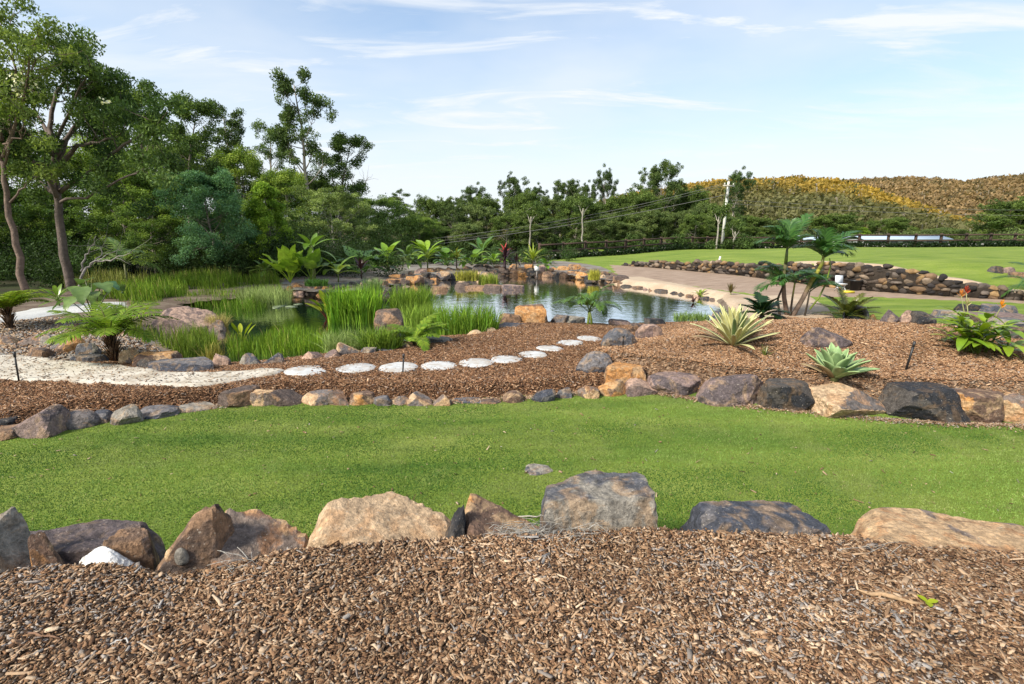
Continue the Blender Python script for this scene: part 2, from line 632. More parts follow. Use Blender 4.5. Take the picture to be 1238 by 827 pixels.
# ------------------------------------------------------------------ terrain
WATER = -0.2
POND = PX([(150, 392)], -.1) + PX([(165, 412), (190, 430), (260, 438), (330, 434), (400, 425), (440, 420), (490, 412), (545, 403), (592, 391),
           (630, 387), (690, 389), (740, 391), (800, 389), (850, 388)], .02) + PX([(884, 380), (872, 364), (835, 357), (790, 350), (735, 342),
           (690, 335), (645, 331), (600, 333), (560, 334), (500, 340), (462, 350), (405, 358), (350, 353), (300, 351), (230, 362), (170, 376)], WATER)
UPPER = [(6.5, 32.2), (8.2, 29.9), (11.2, 24.8), (12.6, 19.2), (13.0, 18.7), (14.6, 17.1), (16.4, 16.0), (20, 14.5), (60, 14), (120, 70), (30, 90), (1, 80), (1.0, 37), (4.5, 33.8)]
UCTRL = np.array([(6.4, 32.2, 0), (8.2, 29.9, .3), (11.2, 25, .5), (12.5, 20, .86), (12.9, 18.9, .9), (14.6, 17.2, .5), (16.4, 16.1, .12), (22, 15, .35),
                  (33, 43, .6), (44, 45, .65), (20.6, 51.6, .3), (8, 38, .1), (2.3, 36, 0), (30, 25, 1.0), (20, 25, 1.0), (17, 21, 1.0), (25, 36, .75), (15, 34, .5), (40, 75, .4), (10, 70, .1)])


def upper_z(x, y):
    x = np.asarray(x, float); y = np.asarray(y, float)
    num = np.zeros(x.shape); den_ = np.zeros(x.shape)
    for cx_, cy_, cz in UCTRL:
        w = 1.0 / (((x - cx_) ** 2 + (y - cy_) ** 2) ** 1.5 + 0.4)
        num += w * cz; den_ += w
    return num / den_


def ground_z(x, y):
    x = np.asarray(x, float); y = np.asarray(y, float)
    z = np.zeros(x.shape)
    du = sd(UPPER, x, y)
    z = z + upper_z(x, y) * ss(-0.02, 0.25, du)
    dp = sd(POND, x, y)
    z = z - 1.0 * ss(-0.25, 1.0, dp)
    far = ss(60, 160, np.hypot(x, y))
    z = z - 1.5 * far
    return z


# raised sheets over the base ground: polygon, height function (d = distance inside), material
FRONT_EDGE = [(G(a, b, .5)[0], G(a, b, .5)[1] + .09) for a, b in ((-260, 705), (-40, 690), (60, 668), (160, 662), (240, 668), (370, 655), (470, 645), (560, 640), (655, 636), (740, 628), (800, 628), (860, 632), (1000, 636), (1100, 648), (1238, 660), (1450, 672))]
FRONT = FRONT_EDGE + [(9, 1.5), (9, -3), (-9, -3), (-9, 1.5)]


def z_front(x, y, d):
    return 0.56 * ss(0.0, 0.30, d) + 0.11 * (n2(x, y, 1.9, 3) - 0.5) * ss(1.3, .2, d) + 0.04 * (n2(x, y, 1.7, 3) - 0.5) + 0.02 * (n2(x, y, 6, 5) - 0.5) - 0.02


BED_LOW = PX([(-160, 540), (-30, 528), (30, 515), (80, 507), (135, 500), (215, 494), (268, 487), (330, 482), (400, 481), (475, 483), (545, 483), (610, 480), (690, 474), (745, 468), (770, 470)], .02)
BED = BED_LOW + PX([(790, 445), (830, 400)], .05) + [(a, b + .06) for a, b in POND[14:1:-1]] + PX([(60, 445), (-160, 455)], 0.05)


def z_bed(x, y, d):
    return 0.14 * ss(0.0, 0.35, d) * (.15 + .85 * ss(0.0, 1.3, -sd(POND, x, y))) + 0.03 * (n2(x, y, 1.5, 8) - 0.5) - 0.012


MOUND = [(1.12, 7.85), (1.22, 7.5), (1.55, 7.28), (2.15, 6.93), (2.95, 6.5), (3.7, 6.27), (4.4, 6.02), (5.1, 5.9), (5.9, 5.82), (7.5, 5.65), (10, 5.5), (15, 5.8), (15, 9.2), (10.5, 9.6),
         (8.4, 9.7), (7.0, 10.4), (5.6, 10.8), (4.2, 10.5), (3.0, 9.9), (2.3, 9.3), (1.7, 8.6)]


def z_mound(x, y, d):
    return 0.40 * ss(-0.02, 0.22, d) + 0.34 * ss(.2, 2.6, d) + 0.05 * (n2(x, y, 1.2, 12) - 0.5) - 0.02


PATH = PX([(-170, 425), (0, 427), (60, 433), (140, 441), (200, 449), (262, 450), (335, 445), (348, 447), (340, 453), (290, 462), (235, 470), (150, 469), (80, 464), (0, 462), (-170, 468)], .13)


def z_path(x, y, d):
    return 0.165 * ss(-0.12, 0.12, d + .22 * (n2(x, y, 4.5, 22, 4) - .5)) + 0.02 * (n2(x, y, 2, 21) - 0.5)


GRAVEL = PX([(-170, 380), (0, 392), (60, 384), (110, 384), (140, 392)], .05) + [(a + .1, b + .1) for a, b in POND[0:3]] + PX([(205, 446), (140, 445), (60, 438), (-170, 430)], .05)


def z_gravel(x, y, d):
    return 0.13 * ss(-0.1, 0.5, d) + 0.06 * (n2(x, y, 1.1, 31) - 0.5)


BACKPATH = PX([(-200, 412), (-60, 403), (0, 394), (28, 386), (70, 379), (110, 376), (150, 372), (150, 366), (100, 369), (40, 375), (0, 384), (-60, 390), (-200, 398)], .03)


def z_flat(zz, e=0.1):
    def f(x, y, d):
        return zz * ss(-e, e, d)
    return f


DRIVE = [(6.2, 32.0), (8.15, 29.75), (11.05, 24.65), (12.45, 19.05), (12.9, 18.5), (14.5, 16.9), (16.4, 15.8), (20, 14.3), (40, 13), (40, 11.8), (20, 13.2), (16, 15.0), (11.8, 16.7), (8.5, 16.9), (7.3, 19.2), (6.1, 22.2), (5.0, 24.6), (5.4, 27.5), (6.0, 31.9)]
APRON = PX([(744, 336), (775, 335), (805, 341), (850, 349), (915, 359), (975, 356), (1000, 372), (1015, 392), (950, 400), (905, 396)], .02) + PX([(884, 381), (872, 365), (835, 358), (790, 351), (740, 343.5)], WATER)
FARBANK = PX([(330, 350), (345, 335), (420, 325), (520, 316), (600, 313), (690, 316), (730, 322), (748, 334)], .0) + PX([(745, 343.5), (690, 336), (645, 332), (600, 334), (560, 335), (500, 341), (462, 351), (405, 359), (350, 354)], WATER)


def z_farbank(x, y, d):
    return 0.05 * ss(0, 1.0, d) + 0.04 * (n2(x, y, .9, 41) - 0.5)


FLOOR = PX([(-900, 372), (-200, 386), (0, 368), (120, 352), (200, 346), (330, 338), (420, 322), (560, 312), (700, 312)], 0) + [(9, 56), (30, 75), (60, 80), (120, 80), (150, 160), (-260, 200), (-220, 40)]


def grow(poly, r):
    n = len(poly); out = []
    ar = sum(poly[i][0] * poly[(i + 1) % n][1] - poly[(i + 1) % n][0] * poly[i][1] for i in range(n))
    sg = 1 if ar > 0 else -1
    for i in range(n):
        ax, ay = poly[i - 1]; bx, by = poly[(i + 1) % n]
        L = math.hypot(bx - ax, by - ay)
        out.append((poly[i][0] + sg * (by - ay) / L * r, poly[i][1] - sg * (bx - ax) / L * r))
    return out


SHORE = grow(POND, .8)
SOIL = PX([(-400, 420), (0, 415), (150, 405), (180, 385), (210, 366), (330, 354), (345, 338), (200, 342), (120, 348), (0, 363), (-400, 400)], 0)
WALLTOP = [(12.0, 22.5), (12.75, 19.35), (13.2, 18.85), (14.0, 18.0), (14.75, 17.3), (15.7, 16.65), (16.7, 16.15), (19, 15.3), (19.3, 15.9), (17.1, 16.8), (16.0, 17.4), (15.1, 18.1), (14.2, 18.9), (13.6, 19.6), (12.9, 22.7)]


SHEETS = [
    ('mulch_bed_front', FRONT, z_front, M_mulch_front, 0.05, True),
    ('mulch_bed_path', BED, z_bed, M_mulch_bed, 0.09, True),
    ('mulch_mound', MOUND, z_mound, M_mulch_mound, 0.08, True),
    ('sand_path', PATH, z_path, M_sand, 0.05, True),
    ('garden_soil', SOIL, z_flat(.02, .3), M_bank, 0.25, True),
    ('gravel_patch', GRAVEL, z_gravel, M_gravel, 0.15, True),
    ('concrete_path', BACKPATH, z_flat(.10), M_concrete, 0.2, True),
    ('driveway', DRIVE, z_flat(.008, 0.05), M_drive, 0.25, True),
    ('shore_soil', SHORE, z_flat(.03, 0.2), M_bank, 0.11, False),
    ('sand_strip', APRON, z_flat(.055, 0.05), M_apron, 0.09, False),
    ('pond_bank', FARBANK, z_farbank, M_pale_bank, 0.25, True),
    ('gravel_strip', WALLTOP, z_flat(.05, .1), M_apron, 0.1, False),
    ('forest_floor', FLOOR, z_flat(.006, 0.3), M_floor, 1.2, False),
]


def top_z(x, y):
    z = ground_z(x, y)
    for nm, poly, zf, mt, res, add in SHEETS:
        d = sd(poly, x, y)
        z = np.where(d > -0.02, np.maximum(z, zf(x, y, d) + (0 if add else ground_z(x, y))), z)
    return z


def tz(x, y):
    return float(top_z(np.array([x]), np.array([y]))[0])


def hit(px, py):
    """where the line of sight through a photo pixel meets the terrain"""
    d = ray(px, py)
    t = np.geomspace(1.2, 140, 900)
    P = np.array([0, 0, H]) + t[:, None] * d
    below = P[:, 2] <= np.maximum(top_z(P[:, 0], P[:, 1]), WATER)
    k = int(np.argmax(below)) if below.any() else len(t) - 1
    a, b = t[max(0, k - 1)], t[k]
    for _ in range(3):
        tt = np.linspace(a, b, 12)
        P = np.array([0, 0, H]) + tt[:, None] * d
        bl = P[:, 2] <= np.maximum(top_z(P[:, 0], P[:, 1]), WATER)
        j = int(np.argmax(bl)) if bl.any() else 11
        a, b = tt[max(0, j - 1)], tt[j]
    p = np.array([0, 0, H]) + b * d
    return p


def grid_mesh(name, xs, ys, zf, mat, keep=None):
    X, Y = np.meshgrid(xs, ys)
    Z = zf(X.ravel(), Y.ravel())
    V = np.stack([X.ravel(), Y.ravel(), Z], 1)
    nx, ny = len(xs), len(ys)
    i = (np.arange(ny - 1)[:, None] * nx + np.arange(nx - 1)[None, :]).ravel()
    F = np.stack([i, i + 1, i + nx + 1, i + nx], 1)
    if keep is not None:
        k = keep(X.ravel(), Y.ravel())
        F = F[k[F].any(1)]
        used = np.unique(F)
        rm = np.full(len(V), -1); rm[used] = np.arange(len(used))
        V, F = V[used], rm[F]
    return kind(obj(name, V, F, mat, smooth=True), 'structure')


def axis(lo, hi, step, far):
    mid = np.arange(lo, hi + step / 2, step)
    g = step * np.cumsum(1.22 ** np.arange(1, 60))
    g = g[g < far]
    return np.concatenate([lo - g[::-1], mid, hi + g])


grid_mesh('ground', axis(-16, 18, 0.16, 2600), axis(-3, 34, 0.16, 2600), ground_z, M_lawn)
for nm, poly, zf, mt, res, add in SHEETS:
    P = np.array(poly)
    lo, hi = P.min(0) - res * 2, P.max(0) + res * 2

    def zz(x, y, poly=poly, zf=zf, nm=nm, add=add):
        d = sd(poly, x, y)
        z = zf(x, y, d)
        if not add:
            z = z + ground_z(x, y) + np.where(d < 0, -0.02, 0)
        return np.where(d < -0.02, z - 0.03, z)
    grid_mesh(nm, np.arange(lo[0], hi[0], res), np.arange(lo[1], hi[1], res), zz, mt, keep=lambda x, y, poly=poly, res=res: sd(poly, x, y) > -0.02)
# the water table: one flat sheet, showing only inside the basin
wp = np.array(POND)
wlo, whi = wp.min(0) - .6, wp.max(0) + .6
kind(obj('pond_water', [(wlo[0], wlo[1], WATER), (whi[0], wlo[1], WATER), (whi[0], whi[1], WATER), (wlo[0], whi[1], WATER)], [[0, 1, 2, 3]], M_water), 'structure')


# ------------------------------------------------------------------ hills with their woodland
def interp(px, pts):
    a = np.array(pts)
    return np.interp(px, a[:, 0], a[:, 1])


M_hill = gravel_mat('hill_ground', (.05, .045, .02), (.085, .07, .03), (.13, .10, .045), 0.15, (.06, .065, .025), 0.03)
HILL_A = [(-600, 262), (200, 258), (560, 266), (690, 262), (750, 242), (830, 229), (880, 224), (960, 220), (1010, 223), (1060, 236), (1110, 252), (1160, 266), (1230, 280), (1300, 285), (1700, 285)]
HILL_B = [(500, 262), (840, 240), (960, 225), (1010, 222), (1050, 218.5), (1090, 217), (1130, 219), (1165, 223), (1200, 217), (1238, 213), (1320, 206), (1500, 215), (1900, 250)]


def hill(name, prof, y0, y1, zbase):
    prof = [(a_, b_ + 8) for a_, b_ in prof]
    us = np.linspace(prof[0][0], prof[-1][0], 150)
    vs_ = np.linspace(0, 1.35, 34)
    V = []
    for v in vs_:
        for u in us:
            d = ray(u, float(interp(u, prof)))
            X1, Z1 = d[0] / d[1] * y1, H + d[2] / d[1] * y1
            y = y0 + (y1 - y0) * v
            prof_v = math.sin(min(v, 1.0) * math.pi / 2) ** 1.15 if v <= 1 else math.cos((v - 1) * 1.2)
            V.append((X1 * (y / y1), y, zbase + (Z1 - zbase) * prof_v))
    V = np.array(V)
    V[:, 2] += (fbm(V / 28.0, 4, 3) - .5) * 3.0 * ss(0, .3, (V[:, 1] - y0) / (y1 - y0))
    n = len(us)
    i = (np.arange(len(vs_) - 1)[:, None] * n + np.arange(n - 1)[None, :]).ravel()
    F = np.stack([i, i + 1, i + n + 1, i + n], 1)
    kind(obj(name, V, F, M_hill, smooth=True), 'structure')
    return V.reshape(len(vs_), n, 3)


HA = hill('hill_near', HILL_A, 130, 330, -3)
HB = hill('hill_far', HILL_B, 330, 620, -3)


def leaf_quads(rng, C, L, W, cols, droop=0.0, up=0.0):
    """diamond leaves at points C"""
    n = len(C)
    a = rng.normal(size=(n, 3)); a[:, 2] -= droop
    a /= np.linalg.norm(a, axis=1, keepdims=True)
    b = rng.normal(size=(n, 3)); b[:, 2] *= (1 - up)
    b -= a * (a * b).sum(1, keepdims=True)
    b /= np.linalg.norm(b, axis=1, keepdims=True) + 1e-9
    L = np.broadcast_to(np.asarray(L, float), (n,)) * rng.uniform(.7, 1.3, n)
    W = np.broadcast_to(np.asarray(W, float), (n,)) * rng.uniform(.7, 1.3, n)
    la, wb = a * L[:, None] / 2, b * W[:, None] / 2
    V = np.stack([C - la, C + wb - la * .1, C + la, C - wb - la * .1], 1).reshape(-1, 3)
    F = np.arange(4 * n).reshape(n, 4)
    return V, F, np.repeat(cols, 4, axis=0)


def scatter_hill(name, G3, ncrown, size, leafn, leafL, colf, seed, vmax, pxlo, pxhi):
    rng = np.random.default_rng(seed)
    nv, nu, _ = G3.shape
    mb = MB()
    vv = rng.uniform(0.06, 1.0, ncrown) ** .8 * vmax * (nv - 1)
    uu = rng.uniform(pxlo, pxhi, ncrown) * (nu - 1)
    i, j = vv.astype(int), uu.astype(int)
    i = np.minimum(i, nv - 2); j = np.minimum(j, nu - 2)
    fi, fj = (vv - i)[:, None], (uu - j)[:, None]
    P = (G3[i, j] * (1 - fi) * (1 - fj) + G3[i + 1, j] * fi * (1 - fj) + G3[i, j + 1] * (1 - fi) * fj + G3[i + 1, j + 1] * fi * fj)
    s = size * np.clip(rng.lognormal(-.08, .34, ncrown), .55, 1.55)
    c0 = colf(rng, P, vv / (vmax * (nv - 1)))
    off = rng.normal(size=(ncrown, leafn, 3))
    off /= np.linalg.norm(off, axis=2, keepdims=True)
    off *= rng.uniform(.45, 1.0, (ncrown, leafn, 1)) * np.array([.55, .55, .42])
    C = P[:, None, :] + off * s[:, None, None] + np.array([0, 0, .75]) * s[:, None, None]
    cl = np.repeat(c0[:, None, :], leafn, 1) * rng.uniform(.85, 1.15, (ncrown, leafn, 1))
    ls = np.repeat(leafL * s / size, leafn) * 1.15
    V, F, Cc = leaf_quads(rng, C.reshape(-1, 3), ls, ls * .75, cl.reshape(-1, 3))
    mb.add(V, F, Cc)
    # pale trunks of some
    tr = rng.random(ncrown) < .35
    Pt, st = P[tr], s[tr]
    w = 0.14
    q = np.stack([Pt + [-w, 0, -1], Pt + [w, 0, -1], Pt + np.stack([rng.normal(0, .3, len(Pt)) + w, rng.normal(0, .3, len(Pt)), st * 1.05], 1), Pt + np.stack([rng.normal(0, .3, len(Pt)) - w, rng.normal(0, .3, len(Pt)), st * 1.05], 1)], 1)
    mb.add(q.reshape(-1, 3), np.arange(4 * len(Pt)).reshape(-1, 4), (.34, .29, .23))
    return kind(mb.build(name, M_leaf), 'stuff')


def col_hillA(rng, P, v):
    # golden sunlight on the crest, shade in the gully, painted into crown colours
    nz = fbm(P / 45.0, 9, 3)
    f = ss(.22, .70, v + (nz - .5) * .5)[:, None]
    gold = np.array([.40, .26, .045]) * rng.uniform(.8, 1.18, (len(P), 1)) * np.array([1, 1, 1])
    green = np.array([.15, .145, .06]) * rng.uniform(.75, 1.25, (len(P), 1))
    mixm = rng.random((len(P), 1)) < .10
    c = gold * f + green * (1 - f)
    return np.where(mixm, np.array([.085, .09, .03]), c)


def col_hillB(rng, P, v):
    c = np.array([.30, .205, .10]) * rng.uniform(.78, 1.2, (len(P), 1))
    m = rng.random((len(P), 1)) < .22
    return np.where(m, np.array([.16, .125, .06]), c)


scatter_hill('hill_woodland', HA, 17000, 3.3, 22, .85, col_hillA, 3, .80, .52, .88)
scatter_hill('distant_hill_woodland', HB, 14000, 5.2, 20, 1.45, col_hillB, 4, .80, .20, .66)


# ------------------------------------------------------------------ trees
def unit(v):
    return v / (np.linalg.norm(v) + 1e-9)


def limb_path(rng, p0, d, L, n=5, wob=.12, lift=.15):
    P = [np.array(p0, float)]
    d = unit(np.array(d, float))
    for i in range(n):
        d = unit(d + rng.normal(0, wob, 3) + np.array([0, 0, lift / n * 2]))
        P.append(P[-1] + d * L / n)
    return np.array(P)


def tree_proto(name, seed, hgt=10.0, width=5.0, crown_base=.4, nlimb=14, nsub=4, nleaf=9000, leaf=.22, clump=.55, style='open',
               col=(.05, .075, .02), col2=(.10, .13, .03), bark=(.20, .17, .14), trunk_r=.16, lean=0.0, flowers=0, droop=.5, extra_trunks=0):
    rng = np.random.default_rng(seed)
    root = thing(name, 'tree', 'tree')
    wood = MB()
    clumps = []
    for q in range(1 + extra_trunks):
        az0 = rng.uniform(0, 6.28)
        dr = np.array([lean + (.16 * math.cos(az0) if q else 0), (.12 * math.sin(az0) if q else 0), 1])
        T = limb_path(rng, (0.25 * q * math.cos(az0), .25 * q * math.sin(az0), -.15), dr, hgt * .93 * (1 if q == 0 else rng.uniform(.7, .95)), 9, .05, .02)
        rr = trunk_r * (1 - .86 * np.linspace(0, 1, len(T)) ** .9) * (1.0 if q == 0 else .75)
        rr[0] *= 1.25
        add_tube(wood, T, rr, 7, bark)
        tt = np.linspace(0, 1, len(T))
        for k in range(nlimb if q == 0 else nlimb // 2):
            s = crown_base + (1 - crown_base) * ((k + rng.random()) / nlimb) ** .9
            s = min(s, .985)
            p = np.array([np.interp(s, tt, T[:, i]) for i in range(3)])
            u = (s - crown_base) / (1 - crown_base)
            if style == 'open':
                prof = (.55 + .45 * math.sin(math.pi * min(1, u * .9 + .12))) * rng.uniform(.55, 1.15)
                el = rng.uniform(.25, .9)
            elif style == 'cone':
                prof = (1.02 - u) ** .8 * rng.uniform(.8, 1.1) + .08
                el = rng.uniform(.1, .5)
            else:
                prof = math.sqrt(max(.05, 1 - (2 * u - .85) ** 2 * .8)) * rng.uniform(.75, 1.1)
                el = rng.uniform(.0, .7)
            az = k * 2.399 + rng.normal(0, .5)
            L = width / 2 * prof
            d = (math.cos(az) * math.cos(el), math.sin(az) * math.cos(el), math.sin(el))
            B = limb_path(rng, p, d, L, 5, .16, .25)
            r0 = max(.012, np.interp(s, tt, rr) * .5)
            add_tube(wood, B, r0 * (1 - .8 * np.linspace(0, 1, len(B))), 5, np.array(bark) * .95)
            clumps.append((B[-1], 1.0))
            for m in range(nsub):
                ss_ = rng.uniform(.35, .95)
                pb = np.array([np.interp(ss_, np.linspace(0, 1, len(B)), B[:, i]) for i in range(3)])
                d2 = unit(unit(B[-1] - B[0]) + rng.normal(0, .65, 3) + np.array([0, 0, .25]))
                S = limb_path(rng, pb, d2, L * rng.uniform(.25, .5), 3, .2, .2)
                add_tube(wood, S, r0 * .45 * (1 - .7 * np.linspace(0, 1, len(S))), 4, np.array(bark) * .9)
                clumps.append((S[-1], rng.uniform(.6, 1.0)))
    wood.build('trunk', M_bark, root, smooth=True)
    P = np.array([c[0] for c in clumps]); S = np.array([c[1] for c in clumps])
    wts = S ** 2 / (S ** 2).sum()
    ids = rng.choice(len(P), nleaf, p=wts)
    off = rng.normal(size=(nleaf, 3))
    off /= np.linalg.norm(off, axis=1, keepdims=True)
    off *= (rng.random((nleaf, 1)) ** .5) * np.array([1, 1, .78])
    C = P[ids] + off * (clump * S[ids])[:, None]
    cm = rng.random(len(P))
    f = np.clip(cm[ids] * .75 + rng.normal(0, .16, nleaf) + .12 * off[:, 2], 0, 1)[:, None]
    cl = (np.array(col) * (1 - f) + np.array(col2) * f) * rng.uniform(.7, 1.3, (nleaf, 1)) * 2.3
    mb = MB()
    mb.add(*leaf_quads(rng, C, leaf, leaf * .42, cl, droop, .3))
    crown = mb.build('crown', M_leaf, root)
    if flowers:
        top = C[(C[:, 2] > hgt * .55)]
        fc = top[rng.choice(len(top), flowers)]
        fc = np.repeat(fc, 14, axis=0) + rng.normal(0, .07, (flowers * 14, 3))
        fb = MB()
        fb.add(*leaf_quads(rng, fc, .11, .07, np.tile(np.array([[.75, .73, .58]]), (len(fc), 1))))
        fb.build('blossom', M_leaf, root)
    return root


GUM1 = dict(hgt=10, width=4.6, crown_base=.33, nlimb=22, nsub=5, style='open')
protos = {
    'gum_a': tree_proto('gum_tree', 11, **GUM1, nleaf=17000, leaf=.15, clump=.50, col=(.026, .046, .013), col2=(.085, .12, .028)),
    'gum_b': tree_proto('gum_tree', 12, hgt=10, width=5.0, crown_base=.28, nlimb=24, nsub=5, nleaf=20000, leaf=.155, clump=.52, col=(.03, .052, .014), col2=(.10, .135, .028), bark=(.26, .22, .18)),
    'gum_c': tree_proto('gum_tree', 13, hgt=10, width=3.8, crown_base=.30, nlimb=24, nsub=5, nleaf=13000, leaf=.14, clump=.36, col=(.022, .038, .013), col2=(.06, .085, .024), bark=(.33, .29, .25)),
    'gum_d': tree_proto('gum_tree', 14, hgt=10, width=4.4, crown_base=.40, nlimb=22, nsub=5, nleaf=12500, leaf=.15, clump=.40, col=(.024, .044, .012), col2=(.075, .105, .026), bark=(.30, .26, .21), extra_trunks=1),
    'far_a': tree_proto('gum_tree', 15, hgt=10, width=8.0, crown_base=.25, nlimb=30, nsub=5, nleaf=19000, leaf=.24, clump=.6, style='open', col=(.024, .04, .013), col2=(.07, .095, .028), bark=(.36, .32, .27), trunk_r=.2),
    'far_b': tree_proto('gum_tree', 16, hgt=10, width=7.0, crown_base=.32, nlimb=28, nsub=5, nleaf=14000, leaf=.22, clump=.50, style='open', col=(.02, .034, .012), col2=(.055, .08, .024), bark=(.4, .36, .31), trunk_r=.18),
    'far_c': tree_proto('leafy_tree', 17, hgt=10, width=10.0, crown_base=.08, nlimb=34, nsub=5, nleaf=24000, leaf=.34, clump=1.0, style='round', col=(.026, .044, .012), col2=(.085, .115, .026), bark=(.36, .32, .27), trunk_r=.2),
    'far_d': tree_proto('leafy_tree', 18, hgt=10, width=9.0, crown_base=.12, nlimb=32, nsub=5, nleaf=22000, leaf=.32, clump=.95, style='round', col=(.034, .052, .018), col2=(.10, .125, .04), bark=(.4, .37, .32), trunk_r=.2),
    'dense_a': tree_proto('leafy_tree', 21, hgt=10, width=7.0, crown_base=.10, nlimb=34, nsub=7, nleaf=36000, leaf=.17, clump=.62, style='round', col=(.026, .052, .013), col2=(.12, .165, .03)),
    'dense_b': tree_proto('leafy_tree', 22, hgt=10, width=6.4, crown_base=.12, nlimb=32, nsub=7, nleaf=34000, leaf=.165, clump=.6, style='round', col=(.042, .076, .015), col2=(.165, .205, .036), bark=(.3, .27, .22)),
    'blue': tree_proto('round_tree', 23, hgt=10, width=7.4, crown_base=.08, nlimb=36, nsub=5, nleaf=32000, leaf=.21, clump=.8, style='round', col=(.028, .066, .032), col2=(.085, .15, .066)),
    'cone': tree_proto('conical_tree', 24, hgt=10, width=6.2, crown_base=.06, nlimb=40, nsub=4, nleaf=30000, leaf=.21, clump=.62, style='cone', col=(.055, .10, .012), col2=(.16, .22, .026)),
    'olive': tree_proto('pale_tree', 25, hgt=10, width=8.6, crown_base=.12, nlimb=34, nsub=7, nleaf=36000, leaf=.17, clump=.62, style='round', col=(.06, .085, .028), col2=(.155, .19, .06), bark=(.36, .33, .28)),
}
for p_ in protos.values():
    p_.location = (0, -400, -60)          # the first of each kind is moved to its own place below
used = set()
HW = {'far_a': 8.0, 'far_b': 7.0, 'far_c': 10.0, 'far_d': 9.0, 'gum_a': 4.6, 'gum_b': 5.0, 'gum_c': 3.6, 'gum_d': 4.4, 'dense_a': 7.0, 'dense_b': 6.4, 'blue': 7.4, 'cone': 6.2, 'olive': 8.6}


def tree(protokey, px, depth, ytop, wpx, label, name=None, cat='tree', group=None, rot=None, ymid=None):
    top = at_depth(px, ytop, depth)
    mid = at_depth(px, ymid if ymid is not None else (ytop * .55 + 300 * .45), depth)
    x = mid[0]
    z0 = tz(x, depth) if abs(x) < 150 else 0.0
    hgt = (top[2] - z0)
    w = wpx / FPX * depth / (CP + 0.2 * SP)
    s = (w / HW[protokey], w / HW[protokey], hgt / 10.0)
    r = rot if rot is not None else random.uniform(0, 6.28)
    root = protos[protokey]
    if protokey not in used:
        used.add(protokey)
        root.location = (x, depth, z0); root.rotation_euler = (0, 0, r); root.scale = s
        o = root
        o['label'] = label
        if group:
            o['group'] = group
    else:
        o = dup(root, (x, depth, z0), r, s, label)
        if 'group' in o and not group:
            del o['group']
        if group:
            o['group'] = group
    if name:
        o.name = name
    o['category'] = cat
    return o


# the wood on the left, named one by one where the photo tells them apart
tree('gum_b', 170, 27, 102, 105, 'tall gum with bushy crown behind the white-blossom tree')
tree('gum_a', 218, 31, 108, 95, 'yellowish green gum right of the white-blossom tree')
tree('gum_c', 268, 37, 122, 62, 'dark open gum between yellowish gum and tallest gum')
tree('gum_d', 322, 44, 141, 62, 'thin open gum just left of the tallest gum', rot=1.0)
tree('gum_c', 369, 36, 83, 78, 'tallest gum of the wood, with dark clumped crown against sky', rot=2.2)
tree('gum_a', 404, 37, 158, 78, 'bushy gum close on the right of the tallest gum')
tree('blue', 254, 23, 208, 100, 'rounded blue-green tree behind the reeds')
tree('cone', 322, 25, 216, 72, 'bright green conical tree beside the rounded blue-green tree')
tree('olive', 402, 32, 234, 108, 'pale olive tree behind the elephant ear plants')
tree('dense_a', 462, 42, 238, 90, 'dark leafy tree at the right end of the left wood')
tree('gum_c', 487, 52, 229, 34, 'slim dark gum poking above leafy trees right of the left wood')
tree('dense_b', 345, 33, 205, 90, 'mid green leafy tree filling the gap below the tallest gum')
# right forest skyline
tree('far_b', 566, 62, 231, 44, 'flat-topped gum left of centre on the far skyline')
tree('far_b', 622, 64, 219, 46, 'high gum with split top at middle of far skyline', rot=2.0)
tree('far_a', 680, 62, 224, 50, 'broad rounded gum right of the split-top gum on far skyline')
tree('far_b', 735, 60, 213, 36, 'narrow gum with small round top on far skyline', rot=4.0)
tree('far_b', 708, 64, 228, 34, 'small dark gum beside the narrow round-topped gum', rot=1.2)
tree('far_a', 801, 60, 203, 66, 'largest gum of far skyline, left of the white power pole', rot=2.5)
tree('far_c', 770, 58, 236, 64, 'wide leafy tree under the largest far gum')
tree('far_c', 838, 62, 234, 66, 'dark leafy tree between largest far gum and power pole')
tree('far_b', 884, 66, 214, 44, 'dark gum standing behind the white power pole', rot=.4)
tree('far_b', 540, 60, 246, 34, 'small dark gum left of the flat-topped gum', rot=3.0)
tree('far_b', 648, 66, 232, 36, 'dark round-headed gum right of the split-top gum', rot=5.0)
keys = ['far_c', 'far_d', 'far_a', 'far_c', 'far_d']
rngt = np.random.default_rng(55)
for k in range(34):
    px = 486 + 430 * (k + .5) / 34 + rngt.uniform(-8, 8)
    row = k % 3
    dp = [50, 55, 59][row] + rngt.uniform(-1.5, 1.5) + (4 if px > 780 else 0)
    yt = [268, 252, 242][row] + rngt.uniform(-7, 7)
    if px > 845:
        yt += 16
    tree(keys[int(rngt.integers(5))], px, dp, yt, rngt.uniform(36, 58), 'mid green leafy tree in the belt of trees behind the far fence', group='leafy tree belt behind the far fence')
for k, (px, dp, yt, w, key) in enumerate([(20, 30, 150, 120, 'dense_a'), (110, 31, 168, 120, 'dense_b'), (150, 26, 205, 110, 'dense_a'), (195, 33, 175, 120, 'dense_a'), (290, 36, 178, 90, 'dense_b'), (240, 40, 165, 100, 'gum_b'),
                                          (430, 40, 250, 80, 'dense_b'), (60, 25, 225, 100, 'dense_a'), (180, 24, 245, 90, 'dense_a'), (300, 28, 240, 80, 'dense_a'), (375, 38, 210, 90, 'dense_a'), (-60, 24, 120, 160, 'dense_a'), (-20, 34, 60, 150, 'gum_b'), (130, 36, 130, 90, 'gum_b'), (420, 46, 225, 70, 'gum_a'),
                                          (-140, 22, 150, 160, 'dense_b'), (510, 44, 262, 60, 'dense_a')]):
    tree(key, px, dp, yt, w, 'dark leafy tree in the thick of the wood left of the pond', group='trees filling the left wood')
